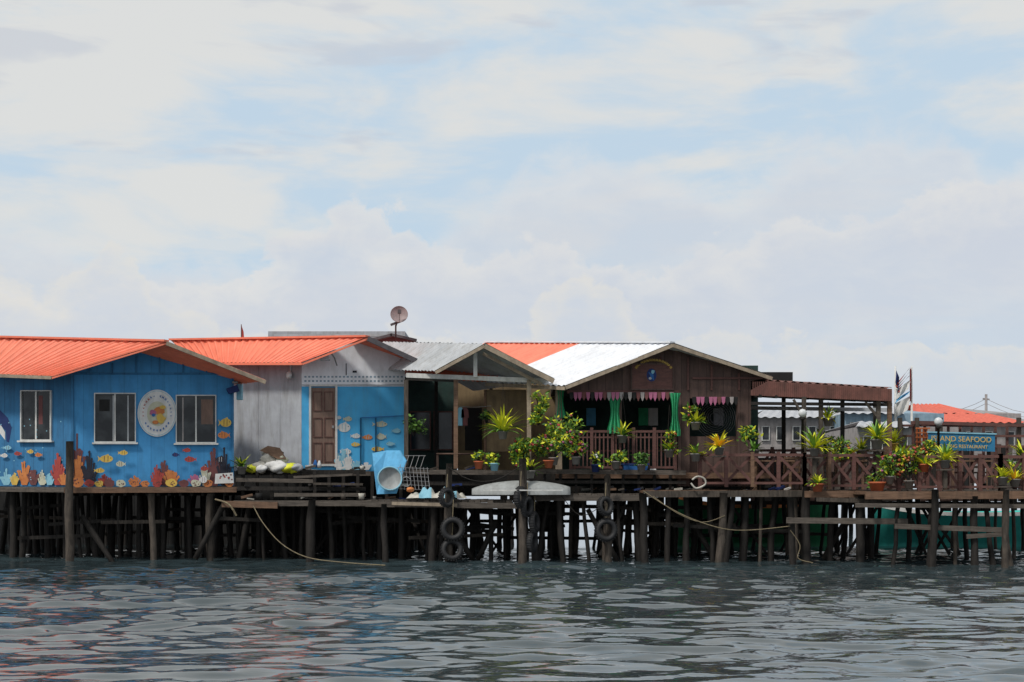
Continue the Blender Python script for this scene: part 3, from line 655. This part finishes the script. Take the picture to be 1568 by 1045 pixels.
# ================================================================== deck clutter
g=G('upturned_dinghy'); mb=MB(); vs=[];fs=[];n=24;m=10
for i in range(n+1):
    t=i/n; px=722+152*t; c=P(px,758,35.55); wdt=.62*(math.sin(math.pi*(.04+.90*t))**.5); hh=.36*(math.sin(math.pi*(.06+.84*t))**.5)
    for j in range(m+1):
        a=math.pi*j/m; vs.append(c+Vector((0,.45-wdt*math.cos(a),hh*(math.sin(a)**.75))))
for i in range(n):
    for j in range(m): fs.append((i*(m+1)+j,i*(m+1)+j+1,(i+1)*(m+1)+j+1,(i+1)*(m+1)+j))
fs+=[tuple(range(m+1)),tuple(n*(m+1)+j for j in range(m+1))]
mb.add(vs,fs,'boat_gray',True); mb.beam(P(740,751,34.98),P(862,751,34.98),.03,.03,'white_trim'); mb.finish('hull',g)
g=G('sack_pile'); mb=MB()
for px,py,Y,rx,rz,k in((398,716,37.5,.22,.14,'sacks'),(425,715,37.3,.3,.15,'white_p'),(445,717,37.3,.25,.12,'leaf_yel'),(412,703,37.6,.22,.15,'sacks'),(420,693,37.7,.22,.1,'plank_brown'),(385,718,37.4,.14,.1,'leaf_yel'),(455,716,37.2,.15,.09,'gray_wall'),(405,692,37.8,.1,.1,'sacks'),(431,704,37.5,.15,.1,'cream_p'),(400,718,37.1,.14,.09,'white_p')):
    mb.blob(P(px,py,Y),rx,rx*.8,rz,k,.16,16,10)
mb.slab([P(398,690,37.6),P(410,683,37.6),P(428,686,37.6),P(438,703,37.4),P(425,703,37.3)],(0,.05,0),'plank_brown')
mb.finish('sacks',g)
g=G('blue_tarp_sheet'); mb=MB(); mb.slab([P(570,694,36.6),P(592,690,36.7),P(612,690,36.7),P(622,706,36.4),P(606,756,36.0),P(577,757,36.0),P(572,715,36.3)],(.02,.05,0),'sky_tarp')
mb.finish('sheet',g)
g=G('round_blue_washtub'); mb=MB(); c=P(597,733,35.9); ax=Vector((.2,-1,.25)).normalized(); mb.torus(c,.30,.02,ax,'cyan_p',28,8)
e=ax.cross(Vector((0,0,1))).normalized();u=e.cross(ax);vs=[];fs=[];n=24
for i in range(7):
    r=.30*i/6
    for j in range(n):
        a=2*math.pi*j/n; vs.append(c+(e*math.cos(a)+u*math.sin(a))*r-ax*.14*(1-(i/6)**3))
for i in range(6):
    for j in range(n): fs.append((i*n+j,i*n+(j+1)%n,(i+1)*n+(j+1)%n,(i+1)*n+j))
mb.add(vs,fs,'boat_gray',True); mb.finish('tub',g)
g=G('wire_trap'); mb=MB()
for i in range(9):
    x=610+i*5.5; mb.beam(P(x,716,36.3),P(x+4,750,36),.009,.009,'metal'); 
for i in range(6): mb.beam(P(608,716+i*6.5,36.2),P(657,718+i*6.5,36.2),.009,.009,'metal')
for i in range(5): mb.beam(P(618+i*8,698,36.6),P(612+i*8,716,36.3),.009,.009,'metal')
mb.beam(P(620,698,36.6),P(652,698,36.6),.012,.012,'metal'); mb.torus(P(622,738,36),.12,.01,(0,-1,0),'metal')
mb.finish('wires',g)
g=G('folded_tarpaulin'); mb=MB(); n=34;m=12;vs=[];fs=[]
for i in range(m+1):
    for j in range(n+1):
        u=j/n;v=i/m; c=P(622+94*u,764,35.5+1.0*v); e=min(1,6*u,6*(1-u))*min(1,5*v+.05,4*(1-v)+.05)
        h=(.16+.07*math.sin(u*19+v*3)+.05*math.sin(u*41-v*7)+.04*math.sin(v*11+u*8))*e; vs.append(c+Vector((0,0,max(0,h)+.01)))
for i in range(m):
    for j in range(n): fs.append((i*(n+1)+j,i*(n+1)+j+1,(i+1)*(n+1)+j+1,(i+1)*(n+1)+j))
mb.add(vs,[f for q,f in enumerate(fs) if (q%n)//7%2==0],'sacks',True); mb.add(vs,[f for q,f in enumerate(fs) if (q%n)//7%2==1],'cyan_p',True)
mb.blob(P(628,750,35.7),.1,.1,.06,'orange_p');mb.finish('folds',g)
g=G('deck_clutter'); mb=MB()
for _ in range(60):
    px=U(366,720);py=random.choice((720,721,746,765,765)); 
    if 474<px<516 and py<730: continue
    Y={720:37.5,721:38,746:36.7,765:36.3}[py]; c=P(px,py,Y); s=U(.03,.10);k=random.choice(('pile','plank','gray_pot','white_p','navy_p','plank_brown','dark_in','dark_in','sacks','pile'))
    if random.random()<.4: mb.lathe(c,[(0,0),(s*.7,0),(s,s*1.6),(s*.85,s*1.6),(0,s*.4)],k)
    else: mb.beam(c+Vector((-s,0,s*.5)),c+Vector((s*1.8,.1,s*.5+U(-.03,.08))),s,s*.6,k)
for _ in range(40):
    px=U(880,1240);c=P(px,752,U(36,38)); s=U(.03,.08);k=random.choice(('pile','plank','navy_p','white_p','dark_in','plank_brown','sacks'))
    mb.beam(c+Vector((-s,0,s*.5)),c+Vector((s*2,.1,s*.5+U(-.02,.08))),s,s*.8,k)
for x,y,k in((483,716,'blue_p'),(489,717,'white_p')): mb.lathe(P(x,y,37.9),[(0,0),(.05,0),(.06,.1),(.03,.17),(.02,.2),(0,.2)],k)
mb.finish('buckets_and_scraps',g)
g=G('blue_crate'); mb=MB()
c=P(957,727,36.6); mb.slab([c,c+Vector((.55,0,0)),c+Vector((.6,0,.27)),c+Vector((-.05,0,.27))],(0,.4,0),'blue_p'); mb.box(c+Vector((.65,0,0)),c+Vector((.8,.2,.15)),'white_p'); mb.box(c+Vector((-.08,-.02,.25)),c+Vector((.63,.42,.29)),'navy_p'); mb.finish('crate',g)

# ================================================================== plants
def leafblade(mb,c,az,el,L,wd,k,droop=.8,n=5):
    d=Vector((math.cos(az),math.sin(az),0)); sd=Vector((-d.y,d.x,0)); vs=[];fs=[]; p=Vector(c); e=el
    for i in range(n+1):
        t=i/n; w_=wd*(.55+1.2*t-1.75*t*t*.98) ; w_=max(w_,.002)
        vs+= [p+sd*w_,p+Vector((0,0,-w_*.4)),p-sd*w_]; p=p+(d*math.cos(e)+Vector((0,0,math.sin(e))))*(L/n); e-=droop/n
    for i in range(n):
        a=i*3; fs+=[(a,a+1,a+4,a+3),(a+1,a+2,a+5,a+4)]
    mb.add(vs,fs,k,True)
def rosette(mb,c,L,n,ks,wd=.045):
    for i in range(n):
        t=i/n; leafblade(mb,Vector(c)+Vector((U(-.03,.03),U(-.03,.03),0)),U(0,6.28),.15+1.3*t+U(-.1,.1),L*U(.75,1.1),wd*U(.8,1.2),ks[int(t*len(ks)*.999)] if random.random()<.7 else random.choice(ks),U(.4,1.3))
def pot(mb,c,r,h,k):
    mb.lathe(Vector(c)-Vector((0,0,h)),[(0,0),(r*.68,0),(r*.95,h*.85),(r*1.1,h*.85),(r*1.1,h),(r*.9,h),(r*.85,h*.88),(0,h*.88)],k)
def yplant(px,py,Y,L,n=34,ks=('leaf_grn','leaf_yel','leaf_yel'),pk='gray_pot',hang=None,r=.13,h=.2,stand=None):
    g=G('potted_bromeliad'); mb=MB(); c=P(px,py,Y); rosette(mb,c,L,n,ks); pot(mb,c+Vector((0,0,.02)),r,h,pk)
    if hang:
        for a in (0,2.1,4.2): mb.tube([c+Vector((r*math.cos(a),r*math.sin(a),0)),P(px,hang,Y)],.004,'pile',4)
    if stand: mb.beam(c-Vector((0,0,h)),P(px,stand,Y),.09,.09,'pile_light'); mb.box(c-Vector((.16,.16,h+.03)),c-Vector((-.16,-.16,h)),'plank')
    mb.finish('plant_and_pot',g)
YY=('leaf_yel','leaf_yel','leaf_yel','leaf_grn')
yplant(770,662,36.3,.75,56,('leaf_grn','leaf_yel','leaf_yel'),hang=585)
yplant(1101,686,35.3,.5,48,('leaf_yel','leaf_orange','leaf_orange','leaf_yel'),'gray_pot',stand=698)
yplant(1247,688,35.0,.62,60,YY,stand=745,pk='gray_pot')
yplant(1343,674,34.9,.6,54,YY,stand=700,r=.16,h=.25)
yplant(1447,706,33.9,.55,50,YY,pk='gray_pot',stand=748)
yplant(1384,700,34.8,.42,34,YY,pk='plank_brown',stand=700)
yplant(1535,732,33.8,.38,30,('leaf_yel','leaf_yel'),stand=752); yplant(1554,735,33.9,.36,26,('leaf_orange','leaf_yel'),'gray_pot')
yplant(953,668,36.6,.45,30,('leaf_grn','leaf_yel'),hang=603); yplant(1252,742,34.9,.34,30,('leaf_grn','leaf_yel'),'terracotta',r=.15,h=.2); 
yplant(370,716,37.0,.38,34,('leaf_grn','leaf_dark','leaf_yel')); yplant(1268,642,36.3,.4,30,YY,hang=615); yplant(1065,648,36.2,.38,28,('leaf_grn','leaf_dark','leaf_yel'),'gray_pot',hang=612); yplant(1065,696,35.8,.38,26,('leaf_yel','leaf_grn'),'gray_pot')
yplant(1318,690,37,.4,28,('leaf_grn','leaf_yel'));yplant(1155,690,36.2,.34,24,('leaf_grn',));yplant(1565,700,36.5,.5,34,('leaf_grn','leaf_yel'))
yplant(1368,680,36.8,.45,28,('leaf_grn','leaf_yel'),'yellow_p'); yplant(1025,690,36.4,.34,26,('leaf_grn','leaf_yel'),'gray_pot',hang=620)
yplant(812,722,35.9,.4,30,('leaf_grn','leaf_yel'),'gray_pot'); yplant(1300,700,36.6,.4,30,YY); yplant(1415,712,34.6,.36,28,YY,'terracotta')
def bush(name,px,py,Y,rx,rz,n,ks,fl=None,nf=0,pk=None,ls=.06,ry=None):
    g=G(name); mb=MB(); c=P(px,py,Y); ry=ry or rx*.7
    cl=[(U(-.8,.8)*rx,U(-.7,.7)*ry,U(-.8,.9)*rz,U(.2,.5)) for _ in range(10)]
    base=c-Vector((0,0,rz*1.05))
    for q in cl: 
        e=c+Vector(q[:3]); mb.tube([base,base.lerp(e,.5)+Vector((U(-.05,.05),0,.06)),e],.01,'pile',4)
    for i in range(n):
        q=random.choice(cl); v=Vector((random.gauss(0,1),random.gauss(0,1),random.gauss(0,1))).normalized()*q[3]*rx*U(.2,1.25)
        p=c+Vector(q[:3])+v; a=Vector((U(-1,1),U(-1,1),U(-.6,.8))).normalized(); b=a.cross(Vector((U(-1,1),U(-1,1),U(-1,1)))).normalized(); s=ls*U(.5,1.4)
        mb.add([p,p+a*s*.9+b*s*.45,p+a*s*2,p+a*s*.9-b*s*.45],[(0,1,2,3)],random.choice(ks))
    for i in range(nf):
        q=random.choice(cl); v=Vector((random.gauss(0,1),-abs(random.gauss(0,1)),random.gauss(0,1))).normalized()*q[3]*rx*1.1; mb.blob(c+Vector(q[:3])+v,.035,.035,.03,random.choice(fl),.3,6,4)
    if pk: pot(mb,base+Vector((0,0,.04)),.12,.2,pk)
    mb.finish('foliage',g)
LG=('leaf_grn','leaf_grn','leaf_dark','leaf_yel')
bush('flowering_bush',848,674,36.2,.64,.46,1700,LG,('red_p','pink_p'),30,'gray_pot')
bush('flowering_bush',808,695,36.3,.46,.3,800,LG,('red_p',),6,'gray_pot'); bush('flowering_bush',882,688,36.0,.26,.22,330,LG,('red_p','pink_p'),18,'gray_pot')
bush('hanging_fern',825,628,36.8,.28,.38,650,('leaf_grn','leaf_yel','leaf_grn')); bush('potted_shrub',757,703,36.4,.17,.14,180,LG,None,0,'cyan_p'); bush('potted_shrub',912,705,36.3,.15,.14,140,LG,('white_p',),4,'navy_p');bush('potted_shrub',943,700,36.3,.22,.14,220,LG,None,0,'gray_pot');bush('potted_shrub',982,705,36.3,.18,.14,160,('leaf_dark','leaf_grn'),None,0,'gray_pot')
bush('potted_shrub',733,700,36.3,.14,.14,140,LG,None,0,'terracotta');bush('hanging_fern',633,650,38.5,.3,.3,300,('leaf_dark','leaf_grn'))
bush('flowering_bush',1362,712,34.6,.3,.3,420,LG,('red_p','pink_p'),10,'gray_pot');bush('flowering_bush',1392,712,34.6,.26,.4,420,LG,('red_p','orange_p'),30,'gray_pot');bush('potted_shrub',1340,735,34.7,.15,.15,120,LG)
bush('potted_shrub',1150,665,36.5,.25,.2,260,LG);bush('hanging_fern',1060,635,36.3,.2,.22,260,LG,('red_p',),4);bush('potted_shrub',1290,690,36.5,.28,.25,300,LG,('orange_p',),6);bush('flowering_bush',1028,680,36.5,.14,.3,260,LG,('red_p','orange_p'),14)
bush('flowering_bush',1420,695,35.8,.25,.25,260,LG,('orange_p','red_p'),12);bush('potted_shrub',1560,725,34.2,.3,.25,300,LG);bush('potted_shrub',795,690,36.5,.2,.25,260,LG);bush('hanging_fern',745,640,38,.16,.2,180,('leaf_dark','leaf_grn'))
bush('flowering_bush',1270,680,37.5,.3,.4,360,LG,('red_p','white_p'),8)
g=G('terracotta_planter'); mb=MB(); pot(mb,P(1343,738,34.6),.2,.28,'terracotta'); pot(mb,P(840,705,36),.13,.2,'terracotta');mb.finish('pots',g)
def chair(px,py,Y,k='brown_paint'):
    g=G('terrace_chair'); mb=MB(); c=P(px,py,Y)
    for dx in(-.2,.2):
        for dy in(-.2,.2): mb.beam(c+Vector((dx,dy,0)),c+Vector((dx,dy,.45 if dy<0 else .95)),.04,.04,k)
    mb.box(c+Vector((-.23,-.23,.43)),c+Vector((.23,.23,.47)),k)
    for z in(.6,.72,.84): mb.beam(c+Vector((-.2,.2,z)),c+Vector((.2,.2,z)),.03,.06,k)
    mb.finish('chair',g)
def table(px,py,Y,k='plank_brown'):
    g=G('terrace_table'); mb=MB(); c=P(px,py,Y)
    for dx in(-.45,.45):
        for dy in(-.3,.3): mb.beam(c+Vector((dx,dy,0)),c+Vector((dx,dy,.72)),.06,.06,k)
    mb.box(c+Vector((-.55,-.4,.72)),c+Vector((.55,.4,.76)),k); mb.finish('table',g)
for px in(1180,1290,1480): table(px,750,37.0)
for px in(1150,1215,1262,1320,1460,1505): chair(px,750,37.7,random.choice(('brown_paint','plank','plank_brown')))
def boat(name,x0,x1,Y,yt,yb,k,k2):
    g=G(name); mb=MB(); a=P(x0,yt,Y);b=P(x1,yt,Y);zt=a.z; n=24;vs=[];fs=[]; zb=-.15
    for i in range(n+1):
        t=i/n; w_=.9*(1-abs(2*t-1)**3.2)+.03; sh=.35*abs(2*t-1)**3; x=a.x+(b.x-a.x)*t
        for (wy,z) in ((-w_,zt+sh),(-w_,zt+sh-.12),(-w_*.95,zt+sh-.13),(-w_*.6,zb),(w_*.6,zb),(w_,zt+sh),(w_*.9,zt+sh-.02),(w_*.5,zb+.2),(-w_*.5,zb+.2),(-w_*.9,zt+sh-.02)): vs.append((x,Y+wy,z))
    for i in range(n):
        for j in range(10):
            fs.append(((i*10+j,i*10+(j+1)%10,(i+1)*10+(j+1)%10,(i+1)*10+j),k2 if j==0 else k))
    mb.add(vs,[f for f,kk in fs if kk==k],k,True); o=len(mb.v)-len(vs); i=mb.mi(k2)
    for f,kk in fs:
        if kk==k2: mb.f.append(tuple(o+j for j in f)); mb.m.append(i); mb.s.append(False)
    mb.finish('hull',g)
boat('wooden_boat',1330,1660,45.5,784,815,'teal_hull','white_p'); boat('wooden_boat',1030,1275,45.5,772,815,'green_hull','orange_p')

# ================================================================== WATER
def geo(a,b,s0,gf):
    out=[];x=a;s=s0
    while x<b: s*=gf; x+=s; out.append(x)
    return out
ys=[-200,-100,-40,-10,2,6]+list(np.arange(8,44,.045))+geo(44,5000,.07,1.14)
xs0=list(np.arange(-14,14.01,.07)); xr=geo(14,5000,.08,1.28); xs=[-q for q in xr[::-1]]+xs0+xr
X,Yg=np.meshgrid(np.array(xs,float),np.array(ys,float)); Z=np.zeros_like(X)
N=130
for i in range(N):
    lam=math.exp(U(math.log(.24),math.log(2.2))); th=random.gauss(0.10,.38); k=2*math.pi/lam
    s=.0205*(1.0 if lam<1.1 else .7); a=s/k
    ph=U(0,6.28); kx=k*math.sin(th);ky=-k*math.cos(th)
    Z+=a*np.sin(kx*X+ky*Yg+ph)
mod=.95+.35*np.sin(.35*X+.9*Yg*.3+1)*np.sin(.5*Yg+.2*X)+.2*np.sin(1.1*Yg+.3*X+2)+.15*np.sin(.8*X-.7*Yg)
Z*=np.clip(mod,.45,1.5)
fade=np.clip((46-Yg)/4,0,1)*np.clip((16-abs(X))/2,0,1)*np.clip((Yg-7)/2,0,1); Z*=fade
ny,nx=X.shape
co=np.stack([X,Yg,Z],-1).reshape(-1,3).astype(np.float32)
idx=np.arange(ny*nx).reshape(ny,nx); q=np.stack([idx[:-1,:-1],idx[:-1,1:],idx[1:,1:],idx[1:,:-1]],-1).reshape(-1,4)
me=bpy.data.meshes.new('water'); me.vertices.add(len(co)); me.vertices.foreach_set('co',co.ravel())
me.loops.add(q.size); me.loops.foreach_set('vertex_index',q.ravel().astype(np.int32)); me.polygons.add(len(q)); me.polygons.foreach_set('loop_start',np.arange(0,q.size,4,dtype=np.int32)); me.polygons.foreach_set('use_smooth',np.ones(len(q),bool)); me.update(calc_edges=True); me.validate()
wo=bpy.data.objects.new('water',me); scene.collection.objects.link(wo)
m,nt,b=newmat('sea_water'); N_=nt.nodes;L=nt.links
b.inputs['Base Color'].default_value=(.030,.046,.052,1); b.inputs['Roughness'].default_value=.05; b.inputs['IOR'].default_value=1.75; b.inputs['Specular IOR Level'].default_value=.5
tc=N_.new('ShaderNodeTexCoord');mp=N_.new('ShaderNodeMapping');mp.inputs['Scale'].default_value=(.5,1.1,1);L.new(tc.outputs['Object'],mp.inputs[0])
n=N_.new('ShaderNodeTexNoise');n.inputs['Scale'].default_value=8;n.inputs['Detail'].default_value=2;L.new(mp.outputs[0],n.inputs['Vector'])
bp=N_.new('ShaderNodeBump');bp.inputs['Strength'].default_value=.18;bp.inputs['Distance'].default_value=.02;L.new(n.outputs['Fac'],bp.inputs['Height']);L.new(bp.outputs[0],b.inputs['Normal'])
me.materials.append(m)

# ================================================================== WORLD / LIGHT
sund=Vector((-.45,-.55,.9)).normalized()
wd=bpy.data.worlds.new('World'); scene.world=wd; wd.use_nodes=True; nt=wd.node_tree; N_=nt.nodes; L=nt.links
for x in list(N_): N_.remove(x)
out=N_.new('ShaderNodeOutputWorld')
sky=N_.new('ShaderNodeTexSky'); sky.sky_type='NISHITA'; sky.sun_disc=False; sky.sun_elevation=math.asin(sund.z); sky.sun_rotation=math.atan2(sund.x,sund.y); sky.air_density=1.0; sky.dust_density=1.5
bg1=N_.new('ShaderNodeBackground'); bg1.inputs['Strength'].default_value=.08; L.new(sky.outputs[0],bg1.inputs['Color'])
bg2=N_.new('ShaderNodeBackground'); bg2.inputs['Strength'].default_value=1.0
tc=N_.new('ShaderNodeTexCoord'); sp=N_.new('ShaderNodeSeparateXYZ'); L.new(tc.outputs['Generated'],sp.inputs[0])
def mth(op,a,b_=None,c=None,clamp=False):
    n=N_.new('ShaderNodeMath'); n.operation=op; n.use_clamp=clamp
    for i,v in enumerate((a,b_,c)):
        if v is None: continue
        if isinstance(v,(int,float)): n.inputs[i].default_value=v
        else: L.new(v,n.inputs[i])
    return n.outputs[0]
az=mth('ARCTAN2',sp.outputs[0],sp.outputs[1]); el=mth('ARCSINE',sp.outputs[2])
def noise(sx,sy,sc,det=5,rough=.6,w_=0,dist=0):
    cb=N_.new('ShaderNodeCombineXYZ'); L.new(mth('MULTIPLY',az,sx),cb.inputs[0]); L.new(mth('MULTIPLY',el,sy),cb.inputs[1]); cb.inputs[2].default_value=w_
    n=N_.new('ShaderNodeTexNoise'); n.inputs['Scale'].default_value=sc; n.inputs['Detail'].default_value=det; n.inputs['Roughness'].default_value=rough; n.inputs['Distortion'].default_value=dist; L.new(cb.outputs[0],n.inputs['Vector']); return n.outputs['Fac']
def mr(v,a,b_,c=0,d=1,smooth=True):
    n=N_.new('ShaderNodeMapRange'); n.interpolation_type='SMOOTHSTEP' if smooth else 'LINEAR'
    n.inputs['From Min'].default_value=a;n.inputs['From Max'].default_value=b_;n.inputs['To Min'].default_value=c;n.inputs['To Max'].default_value=d
    if isinstance(v,(int,float)): n.inputs['Value'].default_value=v
    else: L.new(v,n.inputs['Value'])
    return n.outputs[0]
def mixc(f,a,b_):
    n=N_.new('ShaderNodeMix'); n.data_type='RGBA'
    if isinstance(f,(int,float)): n.inputs['Factor'].default_value=f
    else: L.new(f,n.inputs['Factor'])
    for s_,v in(('A',a),('B',b_)):
        if isinstance(v,tuple): n.inputs[s_].default_value=(*v,1)
        else: L.new(v,n.inputs[s_])
    return n.outputs['Result']
v1=noise(3,10,1.7,6,.56,3.1,.3)
v2=noise(5,30,1.3,5,.55,7.7,.2)
upper=mr(el,.20,.33,-.05,.09)
left=mr(az,-.34,-.02,.09,0)
veil=mr(mth('ADD',mth('ADD',v1,upper),left),.43,.63,0,.94)
streak=mr(v2,.52,.70,0,.6)
veil=mth('MAXIMUM',veil,streak)
col=mixc(veil,(.55,.685,.81),(.765,.765,.745))
gs=mr(noise(5,24,1.5,5,.5,12.3,.4),.57,.68,0,.6); gs=mth('MULTIPLY',gs,mr(el,.17,.24))
col=mixc(gs,col,(.58,.62,.69))
def bank(pts,amp,sc,seed,ctop,cbot,soft=.012,depth=.09,edge=1.0,fade=.55):
    global col
    rp=N_.new('ShaderNodeValToRGB'); L.new(mr(az,-.38,.38,0,1,False),rp.inputs[0]); cr=rp.color_ramp; cr.interpolation='B_SPLINE'
    while len(cr.elements)>1: cr.elements.remove(cr.elements[-1])
    first=True
    for px,py in pts:
        a=math.atan((px-CX)/F); pos=(a+.38)/.76; h=math.atan((HZ-py)/F)
        if first: e=cr.elements[0]; e.position=pos; first=False
        else: e=cr.elements.new(pos)
        e.color=(h,h,h,1)
    hh=N_.new('ShaderNodeSeparateColor'); L.new(rp.outputs[0],hh.inputs[0])
    nb=mth('MULTIPLY',mth('SUBTRACT',noise(1,1.2,sc,3,.5,seed,.2),.5),amp)
    nb=mth('ADD',nb,mth('MULTIPLY',mth('SUBTRACT',noise(1,1.2,sc*3.3,6,.6,seed+5,.4),.5),amp*.55))
    d=mth('SUBTRACT',mth('ADD',hh.outputs[0],nb),el)
    f=mr(d,0,soft,0,edge)
    f=mth('MULTIPLY',f,mr(d,depth*1.2,depth*3,1,fade))
    sh=mth('ADD',mr(d,0,depth,.1,.9),mth('MULTIPLY',mth('SUBTRACT',noise(1,2.0,sc*1.5,6,.6,seed+2,.3),.5),1.6),None,True)
    c=mixc(sh,ctop,cbot); col=mixc(f,col,c)
bank([(-50,370),(300,430),(620,350),(760,290),(830,235),(900,225),(980,240),(1060,260),(1150,270),(1210,215),(1280,175),(1380,165),(1450,190),(1510,240),(1568,265)],.11,9,1.7,(.79,.785,.775),(.64,.68,.745),.03,.05,.75,.35)
bank([(-50,440),(60,460),(200,450),(380,430),(440,360),(500,335),(580,330),(650,350),(740,372),(860,400),(940,410),(1040,380),(1150,360),(1300,330),(1450,300),(1568,285)],.085,14,5.2,(.785,.775,.76),(.63,.67,.745),.010,.04,.8,.5)
bank([(-50,420),(30,455),(90,460),(130,420),(165,392),(200,395),(235,450),(290,490),(420,510),(800,500),(850,440),(890,415),(930,425),(980,500),(1060,530),(1568,530)],.06,20,9.2,(.79,.765,.715),(.645,.69,.76),.008,.03,.7,.5)
col=mixc(mr(el,.12,.02,0,.6),col,(.63,.69,.765))
L.new(col,bg2.inputs['Color'])
ms=N_.new('ShaderNodeMixShader'); ms.inputs[0].default_value=.94; L.new(bg1.outputs[0],ms.inputs[1]); L.new(bg2.outputs[0],ms.inputs[2]); L.new(ms.outputs[0],out.inputs[0])
ld=bpy.data.lights.new('sun','SUN'); ld.energy=2.5; ld.angle=math.radians(8); ld.color=(1,.95,.88)
lo=bpy.data.objects.new('sun',ld); scene.collection.objects.link(lo); lo.rotation_euler=sund.to_track_quat('Z','Y').to_euler(); lo.location=(0,0,30)
# ================================================================== CAMERA
cd=bpy.data.cameras.new('camera'); cam=bpy.data.objects.new('camera',cd); scene.collection.objects.link(cam)
cam.location=(0,0,H); cam.rotation_euler=(math.pi/2,0,0); cd.sensor_width=36; cd.lens=36*F/1568; cd.shift_y=(HZ-522.5)/1568; cd.clip_end=12000; cd.clip_start=.1
scene.camera=cam
scene.view_settings.view_transform='Standard'; scene.view_settings.look='None'; scene.view_settings.exposure=0
